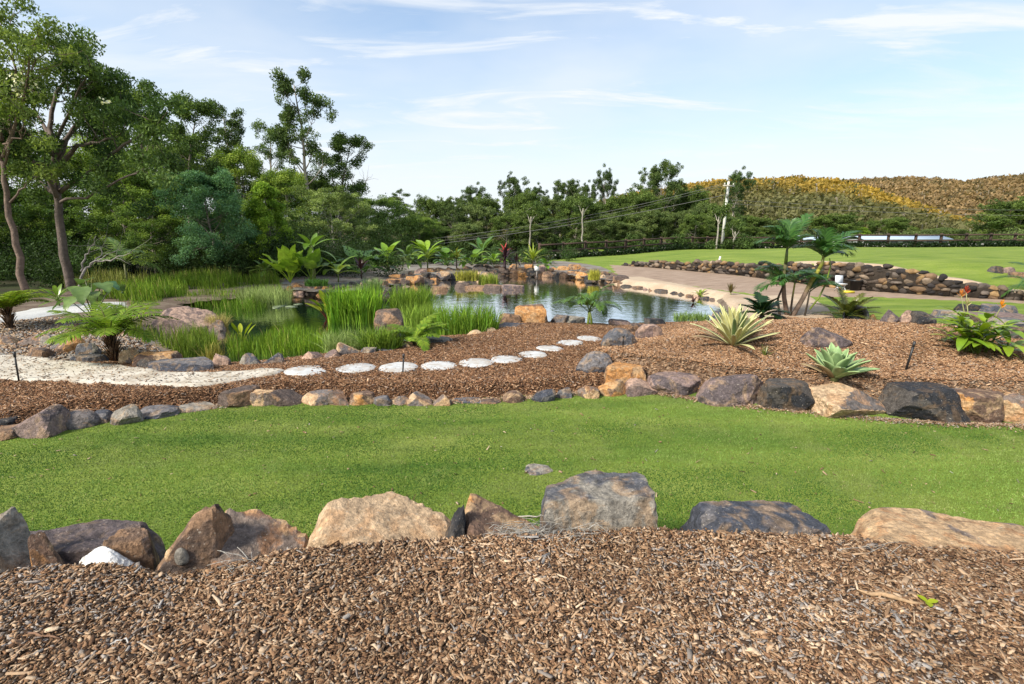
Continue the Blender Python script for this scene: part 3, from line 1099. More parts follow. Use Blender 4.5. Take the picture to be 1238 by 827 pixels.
# right side, beyond the upper lawn
tree('far_c', 1222, 80, 248, 95, 'dark green leafy tree beyond the fence at right edge', ymid=285)
tree('far_c', 1290, 78, 236, 110, 'leafy tree mostly cut off by right edge beyond the fence', ymid=285)
protos_right = [(1010, 76, 262, 70, 'far_c', 'dark round tree at the foot of the gold hill behind the palms'),
                (940, 62, 267, 54, 'far_d', 'grey-green spreading shrub right of the white power pole'),
                (1040, 72, 274, 30, 'cone', 'small bright green tree left of the white hut'),
                (1075, 76, 266, 46, 'far_c', 'leafy tree standing right behind the white hut'),
                (1130, 95, 277, 60, 'far_d', 'grey-green tree low in the gully below the far hill'),
                (915, 60, 276, 36, 'far_c', 'dark bush just right of the white power pole')]
for px, dp, yt, w, key, lab in protos_right:
    tree(key, px, dp, yt, w, lab, cat='tree', ymid=288)


# the two trees nearest on the left, with their own limbs
def custom_tree(name, label, limbs, trunk, depth, bark, clump, nleaf, leaf, col, col2, seed, flowers=0, twigs=3, cat='tree'):
    rng = np.random.default_rng(seed)
    base = at_depth(trunk[0][0], trunk[0][1], depth)
    base[2] = tz(base[0], depth) - .05
    root = thing(name, label, cat, base)
    wood = MB(); ends = []
    def conv(pts, dy):
        P = []
        for i, q in enumerate(pts):
            p = at_depth(q[0], q[1], depth + dy * i / max(1, len(pts) - 1))
            P.append(p - base)
        return np.array(P)
    def dense(P, r0, r1, ns=7):
        tt = np.linspace(0, 1, len(P)); t2 = np.linspace(0, 1, len(P) * 3)
        Q = np.stack([np.interp(t2, tt, P[:, i]) for i in range(3)], 1)
        Q[1:-1] += rng.normal(0, .03, (len(Q) - 2, 3))
        add_tube(wood, Q, np.linspace(r0, r1, len(Q)), ns, bark)
        return Q
    TP = conv([q[:2] for q in trunk], 0)
    TP[0, 2] = -.1
    dense(TP, trunk[0][2], trunk[-1][2], 9)
    for pts, r0, dy, leafy in limbs:
        Q = dense(conv(pts, dy), r0, r0 * .25, 6)
        for m in range(twigs * 3):
            s = rng.integers(len(Q) // 3, len(Q))
            d2 = unit(unit(Q[-1] - Q[0]) * .7 + rng.normal(0, .7, 3) + [0, 0, .3])
            S = limb_path(rng, Q[s], d2, rng.uniform(.5, 1.3), 3, .2, .2)
            add_tube(wood, S, r0 * .25 * (1 - .7 * np.linspace(0, 1, len(S))), 4, bark)
            if leafy:
                ends.append(S[-1])
        if leafy:
            ends.append(Q[-1])
    wood.build('trunk', M_bark, root, smooth=True)
    if nleaf:
        P = np.array(ends)
        ids = rng.integers(0, len(P), nleaf)
        off = rng.normal(size=(nleaf, 3)); off /= np.linalg.norm(off, axis=1, keepdims=True)
        off *= (rng.random((nleaf, 1)) ** .5) * np.array([1, 1, .75]) * clump
        C = P[ids] + off
        f = np.clip(rng.random(len(P))[ids] * .8 + rng.normal(0, .15, nleaf), 0, 1)[:, None]
        cl = (np.array(col) * (1 - f) + np.array(col2) * f) * rng.uniform(.75, 1.25, (nleaf, 1)) * 2.2
        mb = MB(); mb.add(*leaf_quads(rng, C, leaf, leaf * .45, cl, .5, .3))
        mb.build('crown', M_leaf, root)
        if flowers:
            k_ = np.where((C[:, 0] > .6) & (C[:, 0] < 4.2) & (C[:, 2] > 4.7) & (C[:, 2] < 6.6))[0]
            k_ = k_[np.argsort(C[k_, 1] + rng.uniform(0, .8, len(k_)))][:flowers * 6]
            fx = C[rng.choice(k_, flowers)] + [0, -.06, .04]
            fc = np.repeat(fx, 12, axis=0) + rng.normal(0, .075, (flowers * 12, 3))
            fb = MB(); fb.add(*leaf_quads(rng, fc, .10, .07, np.tile(np.array([[.8, .78, .62]]), (len(fc), 1))))
            fb.build('blossom', M_leaf, root)
    return root


custom_tree('blossom_tree', 'spreading dark tree with white blossom and leaning trunk on the left',
            [([(70, 240), (55, 205), (20, 180), (-10, 165)], .10, -1.5, True), ([(69, 235), (40, 215), (15, 205)], .08, 1.0, True), ([(66, 190), (85, 160), (110, 130), (120, 110)], .09, .5, True),
             ([(66, 215), (90, 178), (125, 170), (150, 160)], .09, -1, True), ([(72, 232), (100, 215), (130, 188), (165, 165), (190, 150)], .08, -2, True), ([(66, 180), (60, 140), (75, 95), (85, 70)], .09, 1, True),
             ([(64, 170), (40, 130), (30, 95)], .07, 2, True), ([(66, 200), (100, 140), (150, 130), (180, 140)], .07, 2, True), ([(72, 245), (110, 235), (150, 215), (185, 205)], .05, -2.5, True),
             ([(66, 190), (30, 160), (5, 130)], .06, -2, True), ([(66, 175), (95, 110), (110, 85)], .06, -1, True)],
            [(86, 348, .155), (76, 300, .135), (70, 245, .115), (66, 205, .11), (64, 165, .07)], 18.5, (.13, .10, .085), .46, 30000, .125, (.018, .036, .010), (.06, .09, .024), 71, flowers=46)
custom_tree('slender_tree', 'slender reddish-trunked tree with thin yellow-green crown at left edge',
            [([(3, 200), (-15, 150), (-25, 100)], .06, 0, True), ([(4, 190), (14, 140), (20, 80), (10, 40)], .06, 0, True), ([(2, 170), (-12, 120), (-8, 60), (5, 15)], .06, 1, True), ([(12, 245), (30, 225), (38, 215)], .035, 0, True),
             ([(4, 190), (25, 130), (40, 60), (45, 35)], .05, -1, True), ([(4, 175), (22, 165), (34, 140)], .04, -1, True), ([(6, 200), (28, 95), (60, 50)], .04, -.6, True)],
            [(30, 342, .11), (20, 300, .095), (8, 240, .08), (3, 195, .06)], 16.5, (.17, .12, .095), .36, 12000, .11, (.04, .062, .014), (.115, .145, .034), 72)
custom_tree('dead_branch', 'bare grey dead branch leaning right of the leaning trunk',
            [([(98, 328), (102, 310), (110, 302), (116, 285)], .035, 0, False), ([(110, 320), (122, 308), (124, 298)], .03, .3, False), ([(118, 316), (140, 312), (160, 306)], .03, -.2, False), ([(116, 317), (135, 305), (150, 302)], .02, .3, False)],
            [(88, 344, .05), (100, 328, .045), (112, 318, .036), (122, 313, .022)], 17.6, (.27, .245, .225), .1, 0, .1, (0, 0, 0), (0, 0, 0), 73, twigs=1, cat='dead branch')
custom_tree('bare_tree', 'leafless grey tree tip above the pale olive tree',
            [([(432, 238), (426, 222), (422, 212)], .04, 0, False), ([(434, 235), (440, 222), (446, 214)], .04, 0, False), ([(433, 245), (444, 234)], .03, .5, False)],
            [(434, 300, .09), (433, 250, .06), (433, 225, .03)], 40, (.30, .27, .25), .1, 0, .1, (0, 0, 0), (0, 0, 0), 74, twigs=3)

# thin pale trunks standing at the front of the far belt
for px, y0, y1, lab in [(704, 311, 252, 'pale straight thin-trunked tree before the far belt, right one'), (641, 310, 262, 'pale thin-trunked tree before the far belt behind the gold cordyline'), (868, 300, 262, 'thin grey-trunked tree left of the white power pole'), (888, 298, 280, 'short pale-trunked tree right of the white power pole')]:
    custom_tree('slim_tree', lab, [([(px, y1 + 10), (px + 4, y1 + 1), (px + 9, y1 - 4)], .05, .3, True), ([(px, y1 + 8), (px - 3, y1 - 2), (px - 7, y1 - 6)], .05, .3, True)], [(px - 2, y0, .09), (px, (y0 + y1) / 2, .075), (px + 1, y1, .045)], 48, (.33, .30, .255), .45, 900, .2, (.03, .05, .014), (.08, .11, .026), int(px), twigs=1, cat='tree')

# undergrowth: bushes nobody could count, at the foot of the woods
rng = np.random.default_rng(5)
mb = MB()
spots = [(rng.uniform(-220, 470), rng.uniform(19.5, 26), rng.uniform(.9, 2.3), 0) for _ in range(75)] + [(rng.uniform(440, 920), rng.uniform(47, 56), rng.uniform(.6, 1.5), 1) for _ in range(90)] \
    + [(rng.uniform(-260, 470), rng.uniform(27, 42), rng.uniform(2.5, 4.5), 0) for _ in range(50)] + [(rng.uniform(900, 1400), rng.uniform(60, 95), rng.uniform(1.0, 2.4), 2) for _ in range(60)] + [(rng.uniform(330, 690), rng.uniform(31, 37), rng.uniform(.5, 1.1), 0) for _ in range(50)]
for px, dp, hh, zone in spots:
    p = at_depth(px, 315, dp)
    if zone == 0 and dp < 22.5 and px > 120:
        dp += 3; p = at_depth(px, 315, dp)
    z = tz(p[0], dp)
    nl = int((900 if zone == 0 else 420) * hh)
    off = rng.normal(size=(nl, 3)); off /= np.linalg.norm(off, axis=1, keepdims=True)
    off *= (rng.random((nl, 1)) ** .35)
    wob = 1 + .35 * (vnoise(off * 2.2 + px, 3)[:, None] - .5) * 2
    C = np.array([p[0], dp, z + hh * .45]) + off * wob * np.array([hh * .65, hh * .6, hh * .52])
    base = [np.array([.028, .05, .014]), np.array([.042, .068, .018]), np.array([.065, .085, .03])][zone] * rng.uniform(.8, 2.3)
    mb.add(*leaf_quads(rng, C, .105 if zone == 0 else .22, .05 if zone == 0 else .11, base * rng.uniform(.6, 1.4, (nl, 1)), .3, .3))
kind(mb.build('undergrowth', M_leaf), 'stuff')


# ------------------------------------------------------------------ rocks
_ico = {}


def ico(sub):
    if sub not in _ico:
        bm = bmesh.new()
        bmesh.ops.create_icosphere(bm, subdivisions=sub, radius=1)
        bm.verts.ensure_lookup_table()
        V = np.array([v.co[:] for v in bm.verts]); F = np.array([[v.index for v in f.verts] for f in bm.faces])
        bm.free()
        _ico[sub] = (V / np.linalg.norm(V, axis=1, keepdims=True), F)
    return _ico[sub]


SHAPES = {
    'block': [(0, 0, 1, .62), (0, 0, -1, .7), (1, 0, .1, .72), (-1, 0, .1, .72), (0, 1, 0, .7), (0, -1, .15, .7)],
    'slab': [(0.05, 0, 1, .42), (0, 0, -1, .6), (.9, .1, .5, .8), (-.9, 0, .4, .8), (0, -1, .5, .72)],
    'dome': [(0, 0, -1, .6)],
    'mesa': [(.22, -.12, 1, .36), (-.75, -.2, .7, .66), (.85, 0, .45, .8), (0, -1, .55, .58), (0, 0, -1, .6)],
    'wedge_r': [(-.55, -.1, .8, .5), (1, 0, .15, .66), (0, 0, -1, .6), (0, -1, .3, .75)],
    'wedge_l': [(.55, -.1, .8, .5), (-1, 0, .15, .66), (0, 0, -1, .6), (0, -1, .3, .75)],
    'round': [(0, 0, -1, .7)],
}


def rock_mesh(seed, dims, shape='dome', sub=3, rough=1.0):
    """a broken stone: flat fracture planes, a little surface relief; returns also one tone per fracture plane"""
    rng = np.random.default_rng(seed)
    V, F = ico(sub)
    planes = [np.array(p, float) for p in SHAPES[shape]]
    if shape != 'round':
        for _ in range(12):
            n = unit(rng.normal(size=3)); planes.append(np.array([*n, rng.uniform(.58, .86)]))
    r = np.zeros((len(planes), len(V)))
    wv = (fbm(V * 1.6 + seed % 50, 3, 3) - .5) * .10
    for i, p in enumerate(planes):
        n = unit(p[:3]); c = V @ n
        r[i] = np.where(c > .05, (p[3] + wv * (.5 + .5 * math.sin(i * 3.1))) / np.maximum(c, .05), 20)
    r = np.vstack([r, np.full(len(V), 1.0 if shape == 'round' else 1.15)])
    k = 60.0 if shape != 'round' else 6.0
    rr = -np.log(np.exp(-k * np.minimum(r, 4)).sum(0)) / k
    tone = rng.random(len(planes) + 1)
    fac = tone[np.argmin(r, axis=0)]
    P = V * rr[:, None]
    q = P * 1.7 + rng.uniform(0, 90, 3)
    d = (fbm(q, seed % 97, 4) - .5) * .11 * rough
    steps = fbm(q * 1.3 + 7, seed % 89, 3)
    d += (np.abs(((steps * 5) % 1) - .5) - .25) * .045 * rough
    if sub >= 4:
        d += (fbm(q * 5, seed % 83, 3) - .5) * .06 * rough
        cre = np.abs(fbm(q * 1.1 + 53, seed % 71, 4) - .5)
        d -= .10 * (.10 - np.minimum(cre, .10)) * rough
    if sub >= 5:
        d += (fbm(q * 12, seed % 67, 3) - .5) * .035 * rough
    P = P * (1 + d)[:, None]
    lo, hi = P.min(0), P.max(0)
    P = (P - (lo + hi) / 2) / (hi - lo) * np.array(dims)
    return P, F, np.repeat(fac[:, None], 3, axis=1)


_rs = [1000]


def rock(x0, x1, yt, yb, pal, label, shape='dome', dr=.75, bury=.12, sub=3, group=None, z=None, name='rock', cat='rock', rz=0.0, seed=None, back=.42, rough=1.0, wide=1.02):
    """a rock spanning photo columns x0-x1, its foot meeting the ground at row yb and its top at row yt"""
    _rs[0] += 1
    xc = (x0 + x1) / 2
    if z is None:
        p = hit(xc, yb)
    else:
        g = G(xc, yb, z); p = np.array([g[0], g[1], z])
    t = p[1] / ray(xc, yb)[1]
    w = (x1 - x0) / FPX * t * wide
    dep = w * dr
    yc = p[1] + dep * back
    X = p[0] * yc / p[1]
    w *= (1 + .4 * (yc / p[1] - 1))
    top = at_depth(xc, yt, yc + dep * (.38 if shape in ('slab', 'mesa', 'block') else .2))[2]
    lo = p[2] - bury
    hgt = max(.05, top - lo)
    V, F, fc = rock_mesh(seed or _rs[0], (w, dep, hgt), shape, sub, rough)
    o = obj(name, V, F, ROCK[pal], None, fc, False, (X, yc, (top + lo) / 2))
    o.rotation_euler = (0, 0, rz)
    try:
        for pl in o.data.polygons:
            pl.use_smooth = False
    except Exception:
        pass
    return tag(o, label, cat, group)


FB = dict(wide=1.13, sub=5, name='boulder', cat='boulder', z=.50, bury=.62)
rock(-30, 37, 621, 684, 'grey', 'weathered grey boulder cut by the left edge, front row', 'wedge_l', **FB, dr=.9)
rock(30, 188, 617, 664, 'purple', 'long low grey-brown slab behind the white rock, front row', 'slab', **FB, dr=.6, back=.75)
rock(40, 92, 636, 672, 'rust', 'small rusty rock under the left of long grey-brown slab', 'dome', **FB, dr=.8)
rock(140, 192, 632, 668, 'brown', 'small dark brown rock between white rock and pointed slab', 'block', **FB, dr=.8, back=.6)
rock(82, 166, 649, 690, 'white', 'bright white rock half buried in wood chips', 'dome', **dict(FB, bury=.3), dr=.7, rough=1.2)
rock(166, 276, 606, 682, 'brown', 'pointed brown slab tilted up beside the white rock', 'wedge_r', **FB, dr=.6, back=.3)
rock(256, 376, 610, 678, 'tan', 'crumbly tan boulder right of the pointed brown slab', 'mesa', **FB, dr=.75, rough=1.35)
rock(378, 566, 589, 662, 'cream', 'broad cream boulder with flat sloping top in front row', 'mesa', **FB, dr=.62)
rock(520, 567, 603, 662, 'dark', 'black rock against the right end of flat-topped cream boulder', 'wedge_r', **FB, dr=1.0, back=.5)
rock(548, 668, 592, 668, 'rust', 'rust-brown rounded boulder between flat-topped cream and big grey boulders', 'mesa', **FB, dr=.8)
rock(656, 786, 571, 648, 'grey', 'big upright grey boulder with flat face, tallest in front row', 'block', **FB, dr=.7)
rock(752, 800, 603, 640, 'slate', 'dark slate rock tucked behind right side of big grey boulder', 'dome', **FB, dr=.8, back=.9)
rock(819, 1008, 599, 648, 'slate', 'long blue-grey slab with rusty left end in front row', 'slab', **FB, dr=.45)
rock(962, 1290, 614, 672, 'tan', 'long pinkish tan slab at right end of front row', 'slab', **FB, dr=.42)
SS_ = dict(z=.545, bury=.05, sub=3, name='stone', cat='stone')
rock(200, 214, 662, 673, 'tan', 'small tan stone left of the pair below pointed brown slab', 'round', **SS_)
rock(212, 228, 661, 675, 'grey', 'small grey stone right of the pair below pointed brown slab', 'round', **SS_)
rock(634, 669, 562, 574, 'grey', 'flat grey stone lying alone on the front lawn', 'slab', sub=3, bury=.02, name='stone', cat='stone', dr=.8)

EDGE = [
    (-18, 31, 495, 518, 'dark', 'flat black rock at the left edge behind the lawn', 'slab'), (-12, 29, 512, 533, 'brown', 'low grey-brown rock at left edge, nearest the lawn', 'slab'),
    (26, 79, 488, 529, 'purple', 'big leaning grey-brown rock at left end of lawn edge', 'wedge_r'), (77, 120, 493, 519, 'cream', 'smooth cream rock in the lawn edge', 'round'), (110, 135, 494, 513, 'slate', 'dark rock touching right of smooth cream rock', 'dome'),
    (134, 173, 487, 514, 'grey', 'grey rock right of the smooth cream rock in lawn edge', 'dome'), (170, 216, 488, 507, 'slate', 'long slate block in left half of lawn edge', 'block'), (216, 268, 484, 500, 'grey', 'low grey slab left of first brown block in lawn edge', 'slab'),
    (267, 308, 466, 493, 'brown', 'brown block on the lawn edge below end of sand path', 'block'), (307, 334, 469, 491, 'tan', 'upright tan rock right of brown block in lawn edge', 'block'), (330, 367, 469, 491, 'brown', 'wedge of brown rock with grey right side in lawn edge', 'wedge_l'),
    (366, 403, 470, 490, 'cream', 'cream and black rock below first stepping stones', 'dome'), (399, 425, 470, 490, 'tan', 'tan rock with pale veins right of cream and black rock', 'wedge_l'), (425, 452, 472, 490, 'rust', 'split orange rock in the middle of lawn edge', 'block'),
    (451, 476, 477, 491, 'slate', 'small slate rock right of split orange rock', 'dome'), (473, 496, 478, 491, 'cream', 'small cream rock between slate rock and pointed pale rock', 'dome'), (494, 522, 473, 491, 'cream', 'pointed pale rock with grey right flank in lawn edge', 'wedge_l'),
    (522, 546, 477, 491, 'tan', 'low tan rock right of pointed pale rock', 'wedge_r'), (547, 583, 479, 489, 'slate', 'flat slate rock sunk in the bark mulch', 'slab'), (581, 607, 481, 489, 'brown', 'low brown rock right of flat slate rock', 'slab'),
    (608, 633, 471, 487, 'rust', 'round orange rock alone at right half of lawn edge', 'round'), (643, 670, 468, 486, 'slate', 'blue-grey pointed rock right of round orange rock', 'dome'), (671, 690, 468, 482, 'grey', 'small grey rock right of blue-grey pointed rock', 'dome'),
    (699, 722, 464, 482, 'tan', 'small tan rock where lawn edge meets the raised bed', 'dome'), (723, 757, 458, 479, 'rust', 'orange rock with dark cap at corner of raised bed', 'dome'), (755, 799, 457, 479, 'pink', 'pinkish tan rock at foot of raised bed wall', 'wedge_l')]
for x0, x1, yt, yb, pal, lab, shp in EDGE:
    rock(x0, x1, yt, yb, pal, lab, shp, z=.0, bury=.10, dr=.8, sub=4, group='rocks edging the lawn', wide=1.12)

WALL = [
    (697, 737, 424, 462, 'slate', 'dark curved slate boulder at left tip of raised bed', 'dome'), (716, 737, 439, 456, 'grey', 'small grey rock beside the curved slate boulder', 'dome'), (731, 777, 437, 469, 'rust', 'orange-tan block in raised bed wall near its left tip', 'block'),
    (770, 802, 445, 463, 'dark', 'small dark rock right of orange-tan block', 'dome'), (783, 847, 447, 479, 'purple', 'long dark purple-brown boulder in raised bed wall', 'block'), (842, 920, 446, 492, 'purple', 'large rounded grey-brown boulder in raised bed wall', 'dome'),
    (919, 974, 457, 498, 'dark', 'blue-black square boulder in raised bed wall', 'block'), (975, 1083, 461, 509, 'cream', 'largest boulder of raised bed wall, cream and grey', 'dome'), (1075, 1149, 462, 513, 'dark', 'black boulder with brown face in raised bed wall', 'block'),
    (1138, 1160, 468, 500, 'slate', 'narrow dark rock between black and bright orange boulders', 'block'), (1149, 1208, 469, 513, 'rust', 'bright orange boulder in raised bed wall', 'block'), (1200, 1275, 471, 516, 'tan', 'tan boulder of raised bed wall at right edge', 'dome')]
for x0, x1, yt, yb, pal, lab, shp in WALL:
    rock(x0, x1, yt, yb, pal, lab, shp, z=.0, bury=.12, dr=.7, sub=5, name='boulder', cat='boulder', group='boulders walling the raised bed', back=.5, wide=1.14)

MOUNDROCK = [
    (725, 770, 396, 419, 'grey', 'grey slab boulder above the stepping stones, left of raised bed', 'dome'), (757, 781, 390, 402, 'brown', 'small brown rock behind the grey slab boulder', 'dome'), (768, 800, 391, 409, 'pink', 'pinkish rock at top left corner of raised bed', 'block'),
    (779, 807, 384, 393, 'dark', 'dark flat rock at water edge left of raised bed', 'slab'), (964, 1036, 392, 421, 'purple', 'purple-brown boulder lying behind the blue-green agave', 'wedge_l'), (1044, 1060, 379, 388, 'rust', 'small orange rock beside the black tub', 'dome'),
    (1063, 1088, 374, 391, 'purple', 'mottled rock right of the black tub', 'dome'), (1085, 1106, 374, 391, 'pink', 'pale pinkish rock left of the shiny black rock', 'dome'), (1100, 1132, 375, 393, 'dark', 'shiny black rock at back of raised bed', 'dome'), (1128, 1168, 374, 386, 'grey', 'grey flat rock behind the orange-flowered plant', 'slab'),
    (1152, 1182, 366, 378, 'dark', 'dark rock in upper row at back right of raised bed', 'slab'), (1180, 1228, 367, 380, 'slate', 'long black slab in upper row at back right of bed', 'slab'), (1170, 1240, 376, 392, 'pink', 'long pinkish slab right of the orange-flowered plant', 'slab'), (1186, 1262, 384, 402, 'grey', 'grey block right of orange-flowered plant at right edge', 'block'), (1205, 1270, 390, 412, 'dark', 'dark hollow-looking rock low at right edge of bed', 'block')]
for x0, x1, yt, yb, pal, lab, shp in MOUNDROCK:
    rock(x0, x1, yt, yb, pal, lab, shp, dr=.6, sub=4, bury=.15)

POOL = [
    (289, 318, 426, 442, 'grey', 'grey round rock left of the pair at near pond edge', 'dome'), (314, 346, 426, 441, 'slate', 'darker grey rock right of the pair at near pond edge', 'dome'), (364, 392, 423, 435, 'pink', 'pinkish low rock beside first stepping stone', 'dome'),
    (390, 412, 422, 435, 'pink', 'smaller pinkish rock left of round pink-tan rock', 'dome'), (407, 436, 412, 431, 'cream', 'round pink-tan rock, tallest by the stepping stones', 'dome'), (434, 457, 419, 431, 'grey', 'grey square rock right of round pink-tan rock', 'block'),
    (455, 480, 419, 429, 'slate', 'blue-grey low rock below the sedge clump', 'slab'), (480, 505, 410, 425, 'tan', 'brown-tan rock under the small fern', 'dome'), (508, 550, 404, 419, 'grey', 'long flat grey rock right of the small fern', 'slab'),
    (563, 587, 398, 407, 'cream', 'pale cream rock right of long flat grey rock', 'round'), (584, 603, 395, 404, 'cream', 'second pale rock nearer the big block', 'round'), (603, 630, 378, 394, 'brown', 'brown rock left of the big tan block', 'dome'), (622, 666, 367, 392, 'rust', 'big tan-orange block on the pond edge', 'block'),
    (596, 645, 390, 401, 'slate', 'low slate rock at foot of big tan block', 'slab'), (663, 690, 379, 389, 'slate', 'dark slate rock right of the big tan block', 'slab'), (676, 708, 381, 389, 'grey', 'grey flat rock left of the young palm at pond edge', 'slab'), (735, 762, 385, 393, 'purple', 'flat purple rock right of the young palm', 'slab'),
    (856, 882, 374, 392, 'slate', 'grey rock half hidden behind the striped agave', 'dome'),
    (-2, 24, 405, 415, 'tan', 'small tan rock furthest left in the gravel patch', 'dome'), (25, 52, 406, 416, 'tan', 'tan rock left in the heap beside the tree fern', 'dome'), (48, 70, 403, 417, 'grey', 'grey rock in middle of heap beside the tree fern', 'dome'), (68, 104, 405, 424, 'rust', 'rusty brown rock in heap beside the tree fern', 'dome'),
    (96, 122, 413, 429, 'grey', 'grey rock just left of the tree fern trunk', 'dome'), (34, 64, 418, 428, 'brown', 'low brown rock on edge of the sand path', 'slab'), (60, 84, 414, 421, 'cream', 'small pale rock in heap left of tree fern', 'round'), (92, 126, 426, 436, 'slate', 'flat grey rock below the tree fern heap', 'slab'),
    (143, 168, 421, 436, 'tan', 'tan rock right of the tree fern trunk', 'dome'), (164, 214, 422, 440, 'rust', 'orange-tan slab below the reeds', 'slab'), (168, 196, 431, 444, 'dark', 'small dark rock in front of orange-tan slab', 'dome'), (190, 263, 429, 447, 'slate', 'large blue-grey slab at reed edge by the sand path', 'slab'), (252, 280, 426, 442, 'pink', 'pinkish rock right of large blue-grey slab', 'dome')]
for x0, x1, yt, yb, pal, lab, shp in POOL:
    rock(x0, x1, yt, yb, pal, lab, shp, z=.15 if x0 < 200 else .05, bury=.25, dr=.75, sub=4)
INPOOL = [(185, 264, 370, 404, 'pink', 'big pinkish boulder standing among the reeds', 'wedge_l'), (240, 272, 386, 402, 'tan', 'tan rock touching right of the pinkish boulder', 'dome'), (389, 416, 376, 387, 'rust', 'pointed orange rock in the water below yellow-leaved plant', 'wedge_r'),
          (453, 491, 373, 394, 'brown', 'brown blocky rock between reed clumps', 'block'), (193, 262, 350, 360, 'grey', 'long pale flat stone behind the reeds', 'slab'), (290, 308, 363, 369, 'cream', 'small pale flat stone among the reeds', 'slab'),
          (559, 595, 344, 350, 'brown', 'left flat rock in the line of flat rocks in the pond', 'slab'), (520, 545, 345, 352, 'brown', 'flat rock lying in pond left of the line of flat rocks', 'slab'), (582, 612, 343, 351, 'brown', 'middle flat rock in the line of flat rocks in pond', 'slab'), (605, 634, 343, 351, 'purple', 'right flat rock in the line of flat rocks in pond', 'slab'), (548, 572, 341, 349, 'brown', 'flat rock second from left across the pond', 'slab')]
for x0, x1, yt, yb, pal, lab, shp in INPOOL:
    rock(x0, x1, yt, yb, pal, lab, shp, z=WATER, bury=.3, dr=.8, sub=4)

# jumble along the far bank
rng = np.random.default_rng(77)
FARL = {'rust': ('orange-brown rock in the jumble along the far pond bank', 'orange-brown rocks along the far pond bank'), 'brown': ('dark brown rock in the jumble along the far pond bank', 'dark brown rocks along the far pond bank'),
        'pink': ('pinkish grey rock in the jumble along the far pond bank', 'pinkish grey rocks along the far pond bank'), 'cream': ('pale cream rock in the jumble along the far pond bank', 'pale rocks along the far pond bank'), 'dark': ('blackish rock in the jumble along the far pond bank', 'blackish rocks along the far pond bank')}


def far_row(line, step, size, dz, dy, back=.42, pals=('rust', 'brown', 'dark', 'cream', 'dark', 'brown', 'rust', 'pink', 'brown'), flat=(.22, .42)):
    a = np.array(line, float)
    L = a[-1, 0] - a[0, 0]
    x = a[0, 0]
    while x < a[-1, 0]:
        w = rng.uniform(*size)
        y = float(np.interp(x, a[:, 0], a[:, 1])) + rng.uniform(-1, 1) * dy
        pal = str(rng.choice(list(pals)))
        lab, grp = FARL[pal]
        rock(x, x + w, y - w * rng.uniform(*flat), y, pal, lab, str(rng.choice(['dome', 'block', 'slab', 'wedge_l'])), z=dz, bury=.25, dr=.9, sub=3, group=grp, back=back)
        x += w * step


far_row([(352, 355), (400, 358), (440, 353)], .8, (12, 24), WATER, 1, .1)
far_row([(346, 347), (400, 347), (445, 343)], .8, (8, 19), .06, 2)
far_row([(430, 372), (445, 357), (462, 351), (500, 342), (560, 336), (620, 333), (690, 336), (748, 344)], .7, (9, 22), WATER, 1, .05)
far_row([(440, 347), (470, 341), (520, 333), (580, 330), (650, 329), (700, 332), (745, 339)], .72, (10, 20), .02, 1.2)
far_row([(470, 334), (520, 328), (580, 325), (640, 324), (690, 326), (725, 331)], .85, (9, 17), .08, 1)
far_row([(748, 345), (790, 351), (835, 358), (880, 365)], .85, (8, 18), -.16, .3, .0, ('dark', 'brown', 'brown', 'dark', 'pink'), (.10, .2))
far_row([(690, 329), (720, 330), (748, 336)], .9, (8, 15), .05, 1.5)


# ------------------------------------------------------------------ plants
def curve_path(base, az, el, L, droop, n=10, twist=0.0):
    P = [np.array(base, float)]
    T = []
    for i in range(n):
        s = (i + .5) / n
        e = el - droop * s ** 1.2
        a = az + twist * s
        T.append(np.array([math.cos(a) * math.cos(e), math.sin(a) * math.cos(e), math.sin(e)]))
        P.append(P[-1] + T[-1] * L / n)
    T.append(T[-1])
    return np.array(P), np.array(T)


def frond(mb, base, az, el, L, droop, npin, pl, pw, ang=60, vee=.2, stalk=.18, col=(.1, .2, .03), col2=None, rcol=(.12, .14, .04), pdroop=.25, rr=.012, rng=None, prof=.7, twist=0.0):
    """one feather leaf: a rachis with narrow leaflets in two rows"""
    rng = rng or np.random.default_rng(1)
    P, T = curve_path(base, az, el, L, droop, 12, twist)
    add_tube(mb, P, np.linspace(rr, rr * .25, len(P)), 4, rcol)
    tt = np.linspace(0, 1, len(P))
    col = np.array(col); col2 = col if col2 is None else np.array(col2)
    for k in range(npin):
        s = stalk + (1 - stalk) * (k + .5) / npin
        p = np.array([np.interp(s, tt, P[:, i]) for i in range(3)])
        t = unit(np.array([np.interp(s, tt, T[:, i]) for i in range(3)]))
        side = unit(np.cross(t, [0, 0, 1])); upv = np.cross(side, t)
        u = (s - stalk) / (1 - stalk)
        ln = pl * (math.sin(math.pi * (.16 + .80 * u)) ** prof) * rng.uniform(.9, 1.1)
        a = R(ang * (1 - .45 * u))
        for sg in (-1, 1):
            d = unit(math.cos(a) * t + math.sin(a) * sg * side + vee * upv + rng.normal(0, .05, 3))
            wv = unit(np.cross(d, upv)) * pw / 2
            m = p + d * ln * .5
            e = p + unit(d - np.array([0, 0, pdroop])) * ln
            e[2] -= pdroop * ln * .25
            c = col + (col2 - col) * rng.random()
            c = c * rng.uniform(.85, 1.15)
            mb.add([p - wv * .5, p + wv * .5, m + wv, m - wv, e + wv * .15, e - wv * .15], [[0, 1, 2, 3], [3, 2, 4, 5]], c)


